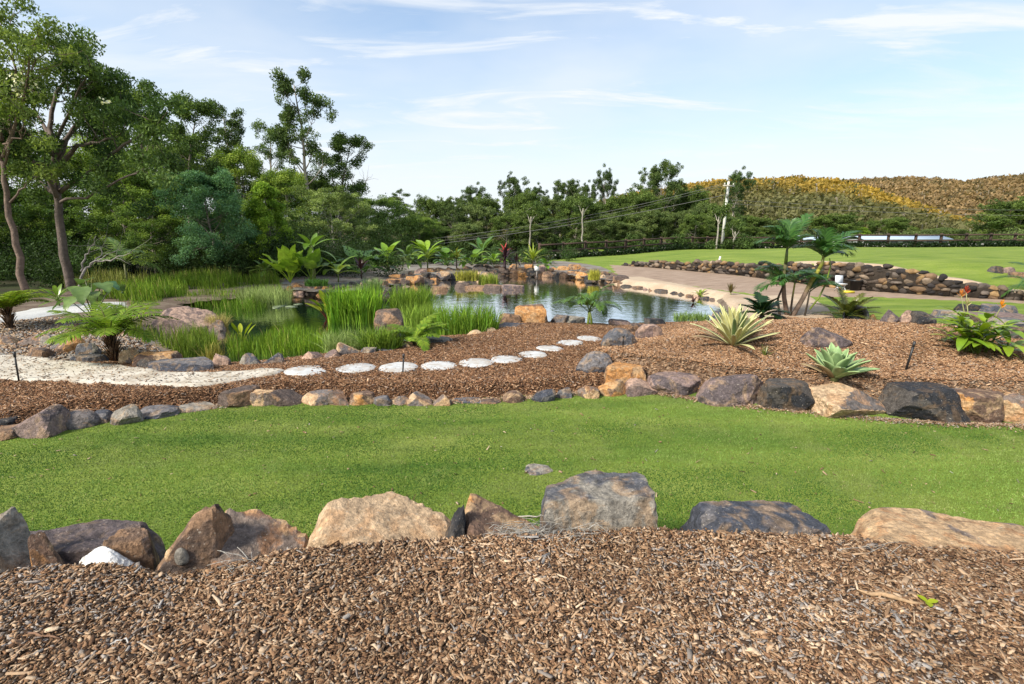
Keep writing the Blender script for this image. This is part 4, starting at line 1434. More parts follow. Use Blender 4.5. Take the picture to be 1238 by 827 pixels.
def blade(mb, base, az, el, L, W, droop, fold=.25, prof='lance', nseg=8, col=(.1, .2, .03), edge=None, twist=0.0, petiole=0.0, pr=.008, pcol=(.14, .18, .05), across=2, wav=0.0, rng=None, hang=.15):
    """one undivided leaf with a folded midrib, on a stalk if petiole > 0"""
    rng = rng or np.random.default_rng(1)
    if petiole > 0:
        P0, T0 = curve_path(base, az, el, petiole, .25, 6)
        add_tube(mb, P0, np.linspace(pr, pr * .6, len(P0)), 5, pcol)
        base = P0[-1]; el = el - .25 - hang
    P, T = curve_path(base, az, el, L, droop, nseg, twist)
    rows = []
    cols = []
    for i in range(nseg + 1):
        s = i / nseg
        if prof == 'lance':
            w = (s ** .5) * (1 - s) ** .75 * 1.75 + .06 * (1 - s)
        elif prof == 'agave':
            w = (.46 + 1.25 * s * (1.35 - s)) * max(0, 1 - s ** 4) ** .8 * .95
        elif prof == 'strap':
            w = (.62 + .9 * s - .35 * s * s) * (1 - s ** 4) ** .9 * .85
        elif prof == 'heart':
            w = (1 - (s * .97) ** 1.9) ** .8 * (.82 + .55 * math.sin(math.pi * min(1, s * 1.6)) * .5) if s < 1 else 0.02
            w = max(w, .02) * (.75 if i == 0 else 1)
        else:
            w = math.sin(math.pi * (.06 + .92 * s)) ** .75
        t = T[i]
        side = unit(np.cross(t, [0, 0, 1]) if abs(t[2]) < .97 else np.cross(t, [math.cos(az), math.sin(az), 0]))
        if abs(t[2]) >= .97:
            side = np.array([-math.sin(az), math.cos(az), 0.0])
        upv = np.cross(side, t)
        for j in range(-across // 2, across // 2 + 1):
            q = j / (across / 2)
            off = side * q * w * W / 2 + upv * (abs(q) * fold * w * W / 2 + wav * W * .12 * math.sin(s * 14 + q * 3) * abs(q))
            rows.append(P[i] + off)
            cc = np.array(col)
            if edge is not None and abs(q) > .99:
                cc = np.array(edge)
            cols.append(cc * rng.uniform(.94, 1.06))
    m = across + 1
    F = [[i * m + j, i * m + j + 1, (i + 1) * m + j + 1, (i + 1) * m + j] for i in range(nseg) for j in range(across)]
    mb.add(rows, F, np.array(cols))


def plant_at(px, py, z=None):
    if z is None:
        p = hit(px, py)
    else:
        g = G(px, py, z); p = np.array([g[0], g[1], z])
    return p


def px_scale(p):
    """metres per photo pixel at a point"""
    return (p[1] * CP - (p[2] - H) * SP) / FPX


# tree ferns at the sand path
def tree_fern(px, py, htrunk, L, n, label, seed, cols):
    rng = np.random.default_rng(seed)
    p = plant_at(px, py)
    root = thing('tree_fern', label, 'tree fern', p)
    tk = MB()
    P = np.array([[0, 0, -.1], [.01, 0, htrunk * .4], [.0, .01, htrunk]])
    add_tube(tk, P, [.055, .05, .06], 9, (.05, .03, .02))
    for k in range(60):      # old frond stubs
        a = rng.uniform(0, 6.28); h0 = rng.uniform(0, htrunk * .95)
        b = np.array([math.cos(a) * .05, math.sin(a) * .05, h0])
        add_tube(tk, [b, b + [math.cos(a) * .04, math.sin(a) * .04, .10], b + [math.cos(a) * .09, math.sin(a) * .09, .17]], [.012, .009, .004], 4, np.array((.12, .07, .035)) * rng.uniform(.4, 1.6))
    tk.build('trunk', M_bark, root)
    for k in range(n):
        mb = MB()
        az = k * 2.399 + rng.normal(0, .15)
        el = R(rng.uniform(32, 66))
        frond(mb, (0, 0, htrunk - .02), az, el, L * rng.uniform(.85, 1.1), R(rng.uniform(52, 82)), 30, L * .27, .026 * L / .9, 72, .02, .12, cols[0], cols[1], (.14, .12, .05), .15, .008, rng, .75)
        mb.build('frond', M_leaf, root)
    return root


LIME = ((.10, .19, .012), (.24, .30, .025))
tree_fern(13, 397, .40, .95, 17, 'yellow-green tree fern at left edge above the pale path', 301, LIME)
tree_fern(139, 437, .44, 1.0, 17, 'tree fern with dark trunk beside the sand path and reeds', 302, ((.085, .17, .014), (.20, .28, .03)))


def ground_fern(px, py, L, n, label, seed):
    rng = np.random.default_rng(seed)
    p = plant_at(px, py, .1)
    root = thing('fern', label, 'fern', p)
    for k in range(n):
        mb = MB()
        frond(mb, (0, 0, 0), k * 2.399 + rng.normal(0, .2), R(rng.uniform(48, 80)), L * rng.uniform(.8, 1.1), R(rng.uniform(60, 110)), 26, L * .22, .03, 75, .02, .14, (.10, .20, .018), (.22, .30, .03), (.12, .14, .04), .15, .006, rng)
        mb.build('frond', M_leaf, root)


ground_fern(501, 417, .78, 14, 'bright lime fern at the pond edge above stepping stones', 311)


# the striped agave and the blue-green agave
def rosette(name, label, cat, px, py, n, L, W, els, droop, seed, prof, colf, mat, fold=.3, hub=.05, across=2, edge=None):
    rng = np.random.default_rng(seed)
    p = plant_at(px, py)
    root = thing(name, label, cat, p)
    core = MB()
    add_tube(core, [[0, 0, -.06], [0, 0, .05], [0, 0, .12]], [hub * 1.1, hub, hub * .5], 10, (.12, .13, .05))
    core.build('stem', M_thick, root)
    for k in range(n):
        u = (k + .5) / n
        mb = MB()
        az = k * 2.399 + rng.normal(0, .12)
        el = els[0] + (els[1] - els[0]) * u ** .9 + rng.normal(0, .07)
        c, e = colf(rng, u)
        if k in (1, 4):
            c, e = np.array([.27, .19, .10]), np.array([.33, .25, .14])      # dead lower leaves
        blade(mb, (math.cos(az) * hub * (1 - u), math.sin(az) * hub * (1 - u), -.01 + .05 * u), az, el, L * (rng.uniform(.85, 1.1)) * (1 - .22 * u ** 3), W * rng.uniform(.9, 1.1), droop * rng.uniform(.4, 1.2) * (1 - u * .7), fold, prof, 9, c, e, rng.normal(0, .15), across=across, rng=rng)
        o = mb.build('leaf', mat, root, smooth=True)
        sm = o.modifiers.new('thick', 'SOLIDIFY')
        sm.thickness = .008
    return root


rosette('striped_agave', 'large agave with cream and green striped sword leaves on the mulch mound', 'agave', 886, 417, 44, .64, .10, (R(20), R(87)), R(24), 321, 'strap',
        lambda r, u: ((np.array([.52, .50, .20]) if r.random() < .72 else np.array([.11, .17, .06])) * r.uniform(.85, 1.1), np.array([.60, .58, .30]) * r.uniform(.8, 1.05)), M_thick, .35, .06, 4)
rosette('blue_agave', 'blue-green spineless agave rosette above the raised bed wall', 'agave', 1009, 456, 27, .43, .150, (R(16), R(82)), R(6), 322, 'agave',
        lambda r, u: (np.array([.22, .33, .14]) * r.uniform(.8, 1.15), np.array([.32, .43, .19])), M_thick, .45, .05, 4)


# the clump of palms on the mound
def clump_palm():
    rng = np.random.default_rng(331)
    p = plant_at(958, 381)
    root = thing('clumping_palm', 'clump of leaning palms with yellow-green stems on the mound crest', 'palm', p)
    D = p[1]
    def W(px, py, dy=0.0):
        return at_depth(px, py, D + dy) - p
    stems = [
        ([(943, 384), (940, 362), (947, 345)], .030, .022, (.05, .035, .025), (.06, .04, .03), 0.0),
        ([(952, 384), (948, 360), (947, 340), (950, 318)], .058, .044, (.17, .115, .085), (.14, .13, .06), .05),
        ([(955, 384), (958, 360), (961, 342)], .028, .02, (.05, .035, .025), (.20, .19, .05), -.08),
        ([(957, 384), (970, 362), (981, 340), (990, 326)], .062, .046, (.17, .12, .09), (.34, .31, .05), -.05),
        ([(972, 386), (976, 368), (979, 352)], .026, .018, (.04, .03, .022), (.05, .04, .03), -.1)]
    for pts, r0, r1, c0, c1, dy in stems:
        mb = MB()
        P = np.array([W(a, b, dy) for a, b in pts]); P[0, 2] = min(P[0, 2], -.05)
        t2 = np.linspace(0, 1, 10); tt = np.linspace(0, 1, len(P))
        Q = np.stack([np.interp(t2, tt, P[:, i]) for i in range(3)], 1)
        V, F, Fc = tube(Q, np.linspace(r0, r1, 10), 10)
        cc = np.array(c0)[None] + (np.array(c1) - np.array(c0))[None] * np.clip((np.repeat(np.arange(10), 10) - 4) / 3, 0, 1)[:, None]
        cc = np.concatenate([cc, [c1, c0]])
        b0 = mb.n; mb.add(V, F, cc); mb.F3.append(Fc + b0)
        mb.build('stem', M_bark, root, smooth=True)
    # green crownshafts
    for pts, r, c in [([(950, 318), (951, 308), (952, 297)], .035, (.13, .17, .04)), ([(990, 326), (994, 318), (996, 308)], .042, (.30, .30, .06))]:
        mb = MB(); add_tube(mb, [W(a, b) for a, b in pts], [r * 1.15, r, r * .6], 9, c); mb.build('crownshaft', M_gloss, root, smooth=True)
    G1, G2 = (.028, .09, .02), (.085, .19, .04)
    # crown, base point, azimuth (0 = right, 90 = away), elevation, length m, droop
    fr = [
        ((952, 300), 178, 52, .70, 62), ((952, 300), 150, 70, .62, 40), ((952, 300), 20, 50, .85, 20), ((952, 299), 60, 80, .55, 30), ((952, 300), 215, 35, .6, 60), ((952, 302), 330, 50, .5, 70), ((951, 300), 110, 60, .6, 60),
        ((996, 311), 92, 86, .58, 12), ((996, 311), 12, 46, .95, 58), ((996, 311), 165, 62, .70, 50), ((996, 311), 350, 30, .62, 70), ((996, 311), 205, 55, .6, 80), ((996, 311), 55, 60, .7, 70), ((996, 311), 130, 70, .6, 40), ((996, 311), 300, 40, .6, 80),
        ((948, 346), 180, 38, .66, 55), ((948, 346), 200, 8, .58, 60), ((948, 344), 160, 60, .6, 70), ((948, 344), 230, 25, .5, 75), ((948, 344), 340, 45, .5, 75),
        ((961, 343), 20, 40, .72, 95), ((961, 343), 140, 55, .55, 80), ((961, 343), 330, 35, .5, 90),
        ((952, 300), 185, 20, .7, 55), ((952, 301), 250, 40, .55, 70), ((996, 311), 180, 30, .7, 60), ((996, 312), 250, 40, .55, 80), ((996, 312), 20, 15, .75, 60), ((948, 346), 120, 50, .6, 70), ((961, 343), 200, 30, .6, 80),
        ((979, 353), 20, 60, .5, 90), ((979, 353), 330, 40, .5, 95)]
    for (a, b), az, el, L, dr in fr:
        mb = MB()
        frond(mb, W(a, b), R(az), R(min(88, el + 12)), L * (1.12 if b < 320 else 1.3), R(dr * .85), 26, .38, .036, 52, .36, .10, G1, G2, (.09, .13, .03), .3, .012, rng, .55)
        mb.build('frond', M_gloss, root)
    mb = MB()      # one long bare green leaf stalk arching from the right stem
    add_tube(mb, np.array([W(979, 374, -.1), W(990, 360, -.1), W(999, 342, -.1), W(1004, 322, -.1), W(1003, 312, -.1)]), [.02, .022, .02, .016, .01], 8, (.19, .25, .04))
    mb.build('leaf_stalk', M_gloss, root, smooth=True)


clump_palm()


def feather_palm(name, label, cat, px, py, z, stemh, stemr, n, L, pl, pw, els, droops, seed, col, col2, npin=22, stems=1, scol=(.14, .2, .04), vee=.3, ang=50, spread=.0, azs=None, stalk=.2):
    rng = np.random.default_rng(seed)
    p = plant_at(px, py, z)
    root = thing(name, label, cat, p)
    for s in range(stems):
        a = rng.uniform(0, 6.28); o = np.array([math.cos(a) * spread, math.sin(a) * spread * .5, 0]) if s else np.zeros(3)
        h = stemh * rng.uniform(.8, 1.1)
        tip = o + [rng.normal(0, .06) + o[0] * .6, 0, h]
        if stemh > 0:
            mb = MB(); add_tube(mb, [o + [0, 0, -.08], (o + tip) / 2, tip], [stemr * 1.2, stemr, stemr * .8], 8, scol)
            mb.build('stem', M_gloss, root, smooth=True)
        for k in range(n):
            mb = MB()
            az = azs[k % len(azs)] if azs else k * 2.399 + s + rng.normal(0, .2)
            u = k / max(1, n - 1)
            frond(mb, tip, az, els[0] + (els[1] - els[0]) * u, L * rng.uniform(.85, 1.1), droops * rng.uniform(.7, 1.2), npin, pl, pw, ang, vee, stalk, col, col2, (.12, .17, .04), .3, .010, rng, .55)
            mb.build('frond', M_gloss, root)
    return root


feather_palm('young_palm', 'young green palm with arching fronds at the near pond edge', 'palm', 716, 393, .05, .32, .028, 6, .85, .25, .03, (R(40), R(84)), R(95), 341, (.05, .12, .02), (.13, .22, .035), 18, 2, (.20, .26, .05), .25, 45, .10)
feather_palm('fan_leaved_palm', 'small palm with broad pale fronds rising behind the left reeds', 'palm', 155, 350, .0, 1.0, .04, 10, 1.25, .42, .06, (R(25), R(75)), R(75), 342, (.11, .20, .04), (.24, .32, .08), 15, 1, (.16, .17, .06), .1, 45)
feather_palm('cycad', 'olive brown cycad with flat fronds behind the raised bed', 'cycad', 1024, 386, None, .10, .06, 20, .78, .16, .028, (R(8), R(62)), R(34), 343, (.075, .085, .018), (.15, .15, .035), 24, 1, (.07, .05, .03), .5, 55)
feather_palm('dark_cycad', 'dark green cycad left of the palm clump', 'cycad', 922, 385, None, .08, .06, 20, .50, .15, .036, (R(12), R(72)), R(45), 344, (.008, .03, .010), (.022, .06, .016), 22, 1, (.04, .03, .02), .4, 55)
feather_palm('edge_palm', 'palm with drooping fronds reaching in at right edge', 'palm', 1262, 362, None, .30, .06, 8, 1.5, .36, .035, (R(30), R(70)), R(75), 345, (.035, .09, .02), (.08, .16, .04), 26, 1, (.12, .11, .07), .25, 48, 0, [R(172), R(215), R(150), R(200), R(60), R(330), R(10), R(110)])


# orange-flowered ginger at the right
def ginger(px, py, label, nst, hmax, seed, flowers, lean=0):
    rng = np.random.default_rng(seed)
    p = plant_at(px, py)
    root = thing('ginger_plant', label, 'flowering plant', p)
    for k in range(nst):
        mb = MB()
        a = rng.uniform(0, 6.28); o = np.array([math.cos(a) * .17 * rng.random(), math.sin(a) * .1 * rng.random(), -.03])
        h = hmax * rng.uniform(.45, 1.0)
        az = rng.uniform(0, 6.28)
        P, T = curve_path(o, az, R(rng.uniform(62, 85)), h, R(12), 6)
        add_tube(mb, P, np.linspace(.010, .006, len(P)), 5, (.14, .2, .03))
        st = mb.build('stem', M_gloss, root, smooth=True)
        nl = rng.integers(3, 6)
        for j in range(nl):
            lb = MB()
            s = .3 + .7 * (j + .5) / nl
            b = np.array([np.interp(s, np.linspace(0, 1, len(P)), P[:, i]) for i in range(3)])
            c = np.array([.12, .23, .018]) + rng.random() * np.array([.20, .17, .012])
            blade(lb, b, az + j * 2.6 + rng.normal(0, .4), R(rng.uniform(25, 72)), rng.uniform(.30, .48), rng.uniform(.085, .125), R(rng.uniform(30, 70)), .2, 'oval', 8, c, None, 0, .03, .005, rng=rng)
            lb.build('leaf', M_gloss, root, smooth=True)
    for fx, fy, colr in flowers:
        tip = at_depth(fx, fy, p[1]) - p
        mb = MB(); add_tube(mb, [[tip[0] * .3, 0, 0], [tip[0] * .55, 0, tip[2] * .5], tip], [.008, .007, .005], 5, (.30, .30, .12))
        mb.build('flower_stalk', M_gloss, root)
        fb = MB()
        for j in range(11):
            blade(fb, tip - [0, 0, .03 - .008 * j], j * 2.399, R(35 + 4 * j), .085 - .003 * j, .03, R(-15), .3, 'lance', 5, np.array(colr) * rng.uniform(.8, 1.15))
        fb.build('flower', M_leaf, root, smooth=True)


ginger(1177, 426, 'leafy ginger plant with orange flower spikes on the right of the mound', 19, .66, 351, [(1162, 357, (.60, .24, .06)), (1168, 353, (.42, .07, .04)), (1211, 370, (.80, .32, .03)), (1169, 368, (.45, .38, .20))])
ginger(1213, 430, 'small separate ginger shoot right of the orange-flowered ginger', 3, .30, 352, [])


# broad-leaved plants
def broadleaf(name, label, cat, p, n, pet, L, W, els, droop, seed, col, col2, prof='oval', stemh=0.0, stemc=(.15, .2, .05), wav=.0, mat=None, across=4, pcol=None, group=None, hang=.15, face=False):
    rng = np.random.default_rng(seed)
    if p[1] > 17 and seed < 422:          # the lush planting of the far bank
        pet, L, W, stemh = pet * 1.25, L * 1.3, W * 1.35, stemh * 1.2
        col, col2 = np.array(col) * 1.35, np.array(col2) * 1.3
    root = thing(name, label, cat, p, group)
    if stemh > 0:
        mb = MB(); add_tube(mb, [[0, 0, -.1], [.01, 0, stemh * .6], [0, .01, stemh]], [.05 * stemh + .012, .04 * stemh + .01, .03 * stemh + .008], 7, stemc)
        mb.build('stem', M_gloss, root, smooth=True)
    col, col2 = np.array(col), np.array(col2)
    for k in range(n):
        mb = MB()
        u = (k + .5) / n
        el = els[0] + (els[1] - els[0]) * u + rng.normal(0, .1)
        c = col + (col2 - col) * rng.random()
        blade(mb, (0, 0, stemh * rng.uniform(.75, 1.0) - .03), (R(90) * (1 if k % 2 else -1) + rng.normal(0, .75)) if face else k * 2.399 + rng.normal(0, .3), el, L * rng.uniform(.75, 1.15), W * rng.uniform(.8, 1.15), droop * rng.uniform(.5, 1.2), .18, prof, 8, c, c * .85, rng.normal(0, .2), pet * rng.uniform(.6, 1.15), .012 + .006 * W, (np.array(pcol) if pcol is not None else col2 * .9), across, wav, rng, hang)
        mb.build('leaf', mat or M_gloss, root, smooth=True)
    return root


Y1, Y2 = (.10, .20, .014), (.26, .34, .03)
D1, D2 = (.025, .06, .015), (.07, .13, .025)
broadleaf('elephant_ear', 'elephant ear plant with huge pale green upright leaves by the pond', 'elephant ear', plant_at(351, 341, .25), 15, .50, .62, .46, (R(62), R(87)), R(16), 401, (.17, .29, .02), (.30, .40, .04), 'heart', 0, wav=.4, mat=M_leaf, face=True, hang=.0)
broadleaf('elephant_ear', 'darker elephant ear plant tucked behind the pale upright one', 'elephant ear', plant_at(376, 338, .3), 12, .62, .58, .40, (R(52), R(84)), R(30), 402, (.08, .17, .02), (.18, .28, .03), 'heart', 0, wav=.4, face=True, hang=.1)
broadleaf('banana_plant', 'young banana with slim pale trunk beside the elephant ears', 'banana plant', plant_at(380, 336, .3), 8, .15, .75, .20, (R(20), R(80)), R(60), 403, (.09, .19, .018), (.20, .3, .035), 'oval', 1.05, (.28, .32, .12))
broadleaf('banana_plant', 'small yellow-green banana plant in front of the dark red shrub', 'banana plant', plant_at(409, 338, .25), 9, .25, .6, .22, (R(25), R(80)), R(60), 404, (.12, .21, .016), (.27, .33, .03), 'oval', .25)
broadleaf('elephant_ear', 'dark broad-leaved plant right of the small banana plant', 'elephant ear', plant_at(432, 330, .3), 10, .75, .65, .5, (R(25), R(75)), R(60), 405, D1, (.08, .16, .03), 'heart', 0)
broadleaf('cordyline', 'dark red leafy shrub at the left end of far bank', 'cordyline', plant_at(437, 334, .3), 16, .0, .45, .09, (R(20), R(85)), R(50), 406, (.03, .012, .014), (.06, .02, .022), 'lance', .3, (.08, .05, .04))
broadleaf('banana_plant', 'bright upright banana plant on far bank', 'banana plant', plant_at(469, 325, .3), 7, .2, .75, .26, (R(45), R(84)), R(35), 407, (.12, .23, .018), (.23, .33, .035), 'oval', .5, (.28, .32, .08))
broadleaf('elephant_ear', 'low green broad-leaved plant left of bright banana plant', 'elephant ear', plant_at(452, 327, .3), 9, .5, .55, .4, (R(20), R(70)), R(60), 408, (.05, .12, .015), (.11, .2, .03), 'heart', 0)
broadleaf('gold_ginger', 'large bright yellow-green leafy plant at middle of far bank', 'leafy plant', plant_at(517, 322, .3), 24, .35, .7, .22, (R(20), R(82)), R(50), 409, (.12, .23, .015), (.25, .35, .03), 'oval', .45)
broadleaf('leafy_shrub', 'dull green shrub left of the large yellow-green plant', 'leafy plant', plant_at(494, 323, .3), 20, .3, .5, .18, (R(10), R(75)), R(60), 410, (.05, .10, .015), (.11, .17, .03), 'oval', .3)
broadleaf('elephant_ear', 'upright green elephant ear right of the large yellow-green plant', 'elephant ear', plant_at(541, 321, .3), 8, .6, .5, .32, (R(35), R(80)), R(50), 411, (.05, .13, .015), (.14, .24, .03), 'heart', 0)
broadleaf('cordyline', 'olive cordyline with purple base on far bank', 'cordyline', plant_at(552, 322, .3), 20, .0, .55, .10, (R(15), R(85)), R(55), 412, (.10, .12, .02), (.20, .22, .035), 'lance', .4, (.07, .04, .04))
broadleaf('elephant_ear', 'wide leaved green plant right of olive cordyline', 'elephant ear', plant_at(570, 320, .3), 12, .5, .6, .34, (R(15), R(70)), R(60), 413, (.06, .14, .015), (.16, .25, .03), 'heart', 0)
broadleaf('banana_plant', 'tall thin banana plant between green plants on far bank', 'banana plant', plant_at(583, 318, .3), 7, .3, .9, .2, (R(50), R(84)), R(50), 414, (.04, .10, .02), (.10, .18, .03), 'oval', .5)
broadleaf('leafy_shrub', 'bright green shrub left of the dark purple cordyline', 'leafy plant', plant_at(597, 321, .3), 20, .2, .45, .18, (R(15), R(80)), R(50), 415, (.09, .18, .015), (.2, .3, .03), 'oval', .2)
broadleaf('purple_cordyline', 'tall dark purple cordyline with pink-red top leaves on far bank', 'cordyline', plant_at(611, 323, .3), 30, .0, .6, .10, (R(5), R(80)), R(60), 416, (.018, .010, .014), (.04, .014, .02), 'lance', .45, (.06, .04, .04))
pc = broadleaf('red_cordyline', 'cluster of pink-red leaves above the dark purple cordyline', 'cordyline', plant_at(610, 322, .3), 9, .0, .35, .09, (R(30), R(85)), R(40), 417, (.35, .03, .04), (.5, .06, .06), 'lance', .7, (.07, .04, .04))
broadleaf('cordyline', 'low dark purple cordyline right of the tall one', 'cordyline', plant_at(624, 323, .3), 16, .0, .4, .08, (R(10), R(80)), R(55), 418, (.02, .012, .014), (.05, .025, .02), 'lance', .3, (.06, .04, .04))
broadleaf('gold_cordyline', 'yellow-green spiky cordyline at right end of far bank planting', 'cordyline', plant_at(644, 323, .3), 26, .0, .7, .09, (R(15), R(85)), R(45), 419, (.15, .21, .02), (.30, .34, .04), 'lance', .35, (.12, .09, .05))
broadleaf('leafy_shrub', 'small green bush between yellow-green cordyline and lawn', 'leafy plant', plant_at(660, 325, .3), 16, .15, .35, .14, (R(15), R(75)), R(50), 420, (.06, .14, .015), (.14, .24, .03), 'oval', .15)
broadleaf('leafy_shrub', 'low green plant at far left of far bank behind the pale grass', 'leafy plant', plant_at(322, 337, .15), 20, .15, .45, .16, (R(15), R(80)), R(50), 421, (.06, .12, .015), (.15, .2, .04), 'oval', .3)
broadleaf('elephant_ear', 'weathered elephant ear with blue-green and yellowing leaves by the tree fern', 'elephant ear', plant_at(116, 398, .1), 12, 1.0, .42, .34, (R(48), R(86)), R(60), 422, (.05, .13, .05), (.17, .25, .06), 'heart', .25, (.06, .035, .025), .3, pcol=(.12, .13, .06), hang=1.15)
broadleaf('leafy_shrub', 'small bright leafy plant between left tree fern and elephant ear', 'leafy plant', plant_at(72, 372, .05), 16, .15, .55, .13, (R(15), R(80)), R(45), 423, (.08, .17, .02), (.18, .27, .04), 'lance', .25)
broadleaf('canna', 'yellow-leaved water plant with red stalks standing in the pond', 'water plant', plant_at(396, 386, WATER), 10, .45, .42, .15, (R(48), R(84)), R(25), 424, (.13, .20, .012), (.34, .35, .02), 'oval', 0, mat=M_leaf, pcol=(.16, .03, .03))
broadleaf('canna', 'small bright yellow-leaved plant among the near reeds', 'water plant', plant_at(294, 420, WATER), 5, .35, .30, .10, (R(70), R(85)), R(15), 425, (.22, .29, .02), (.36, .40, .04), 'oval', 0, mat=M_leaf)
broadleaf('canna', 'single yellow-leaved plant above the tree fern by the reeds', 'water plant', plant_at(167, 405, .0), 4, .55, .25, .11, (R(70), R(86)), R(20), 426, (.2, .27, .02), (.34, .36, .03), 'oval', 0, mat=M_leaf)
broadleaf('leafy_shrub', 'small lime plant at the water edge under the driveway', 'leafy plant', plant_at(846, 360, WATER), 12, .1, .28, .09, (R(20), R(80)), R(40), 427, (.15, .24, .02), (.3, .36, .04), 'oval', .12)
broadleaf('cordyline', 'small dark red plant below the lime plant at water edge', 'cordyline', plant_at(838, 366, WATER), 14, 0, .24, .06, (R(10), R(80)), R(50), 428, (.05, .015, .015), (.09, .03, .02), 'lance', .05)
broadleaf('grass_tuft', 'tiny green weed growing in the mulch right of striped agave', 'weed', plant_at(925, 430), 22, 0, .19, .016, (R(40), R(88)), R(25), 429, (.10, .16, .03), (.2, .24, .05), 'lance', 0, across=2)
broadleaf('rust_shrub', 'small upright olive-brown shrub on the sand below the driveway', 'shrub', plant_at(883, 358, .01), 46, 0, .34, .035, (R(50), R(89)), R(10), 430, (.09, .075, .02), (.17, .12, .035), 'lance', .15, across=2)


# infill between the larger plants of the far bank
rng = np.random.default_rng(450)
INF = {}
for k in range(44):
    px = rng.uniform(322, 668)
    py = float(np.interp(px, [322, 400, 470, 560, 668], [333, 326, 321, 317, 317])) + rng.uniform(-2.0, 3.0)
    t_ = k % 4
    p = plant_at(px, py, .05)
    sc = rng.uniform(.6, 1.25)
    if t_ not in INF:
        args = [('leafy_shrub', 16, .2, .40, .17, (R(10), R(80)), R(55), 451, (.05, .12, .015), (.12, .21, .03), 'oval', .25), ('elephant_ear', 10, .45, .42, .30, (R(20), R(78)), R(55), 452, (.04, .11, .018), (.11, .20, .03), 'heart', 0),
                ('leafy_shrub', 20, .1, .42, .12, (R(10), R(85)), R(50), 453, (.10, .18, .015), (.20, .28, .03), 'oval', .3), ('cordyline', 20, 0, .45, .08, (R(10), R(85)), R(55), 454, (.05, .06, .02), (.10, .12, .03), 'lance', .3)][t_]
        lab = ['mid green leafy filler plant in the far bank planting', 'dark broad-leaved filler plant in the far bank planting', 'yellow-green leafy filler plant in the far bank planting', 'olive strappy filler plant in the far bank planting'][t_]
        INF[t_] = broadleaf(args[0], lab, 'leafy plant', p, *args[1:], group=lab.replace('plant in', 'plants in'))
        INF[t_].scale = (sc,) * 3
    else:
        dup(INF[t_], p, rng.uniform(0, 6.28), (sc,) * 3)


# reeds and rushes
def reed_mesh(rng, P, hmin, hmax, w, lean, col, col2, mb=None, hm=1.0):
    mb = mb or MB()
    n = len(P)
    h = rng.uniform(hmin, hmax, n) * hm
    a = rng.uniform(0, 6.28, n)
    l = np.abs(rng.normal(0, lean, n)) * h
    dx, dy = np.cos(a), np.sin(a)
    f = rng.random((n, 1))
    c = (np.array(col) * (1 - f) + np.array(col2) * f) * rng.uniform(.6, 1.4, (n, 1)) * np.array([1.25, 1.25, 1.0]) * (.5 + 1.0 * n2(P[:, 0], P[:, 1], 2.2, 77))[:, None]
    ww = w * rng.uniform(.6, 1.3, n)
    th = rng.uniform(0, 6.28, n)
    sx, sy = np.cos(th) * ww / 2, np.sin(th) * ww / 2
    rows = []
    for s, k in ((0, 1), (.4, 1), (.75, .75), (1.0, .1)):
        cx_ = P[:, 0] + dx * l * s ** 2; cy_ = P[:, 1] + dy * l * s ** 2
        cz_ = P[:, 2] + h * s - l * .25 * s ** 3
        rows += [np.stack([cx_ - sx * k, cy_ - sy * k, cz_], 1), np.stack([cx_ + sx * k, cy_ + sy * k, cz_], 1)]
    V = np.stack(rows, 1).reshape(-1, 3)
    b = np.arange(n)[:, None] * 8
    F = np.concatenate([b + np.array([[0, 1, 3, 2]]), b + np.array([[2, 3, 5, 4]]), b + np.array([[4, 5, 7, 6]])])
    mb.add(V, F, np.repeat(c, 8, axis=0))
    return mb


def reed_bed(name, poly_px, n, hmin, hmax, seed, col=(.055, .12, .012), col2=(.17, .25, .025), w=.012, lean=.22, z=WATER):
    rng = np.random.default_rng(seed)
    poly = PX(poly_px, z)
    a = np.array(poly); lo, hi = a.min(0), a.max(0)
    P = rng.uniform(lo, hi, (n * 4, 2))
    d = sd(poly, P[:, 0], P[:, 1])
    cl = n2(P[:, 0], P[:, 1], 1.6, seed)
    P = P[(d > 0) & (cl > .47)][:n]
    zz = np.maximum(ground_z(P[:, 0], P[:, 1]) - .02, z - .15)
    hm = .45 + .9 * n2(P[:, 0], P[:, 1], 1.1, seed + 3)
    tan = rng.random(len(P)) < .03
    mb = reed_mesh(rng, np.column_stack([P, zz])[~tan], hmin, hmax, w, lean, col, col2, None, hm[~tan])
    reed_mesh(rng, np.column_stack([P, zz])[tan], hmin * 1.1, hmax * 1.15, w, lean, (.22, .19, .08), (.30, .25, .12), mb, hm[tan])
    return kind(mb.build(name, M_grass), 'stuff')


reed_bed('reeds', [(150, 408), (176, 402), (230, 404), (262, 408), (262, 430), (240, 436), (200, 432), (160, 424)], 1800, .30, .62, 501, (.06, .11, .014), (.15, .20, .03))
reed_bed('reeds', [(274, 418), (300, 412), (345, 412), (392, 414), (412, 419), (395, 425), (330, 432), (280, 434)], 2000, .28, .58, 502)
reed_bed('reeds', [(140, 388), (180, 368), (230, 364), (290, 366), (326, 368), (318, 376), (285, 379), (262, 374), (200, 373)], 2400, .30, .56, 503, (.05, .115, .012), (.13, .21, .02))
reed_bed('reeds', [(120, 372), (170, 352), (260, 345), (335, 342), (342, 360), (300, 369), (240, 371), (180, 374)], 6500, .34, .70, 504, (.06, .125, .014), (.18, .25, .03), .018)
reed_bed('reeds', [(60, 352), (150, 345), (250, 340), (330, 338), (330, 344), (200, 350), (100, 358)], 2600, .3, .7, 505, (.10, .13, .03), (.22, .22, .08), .02)


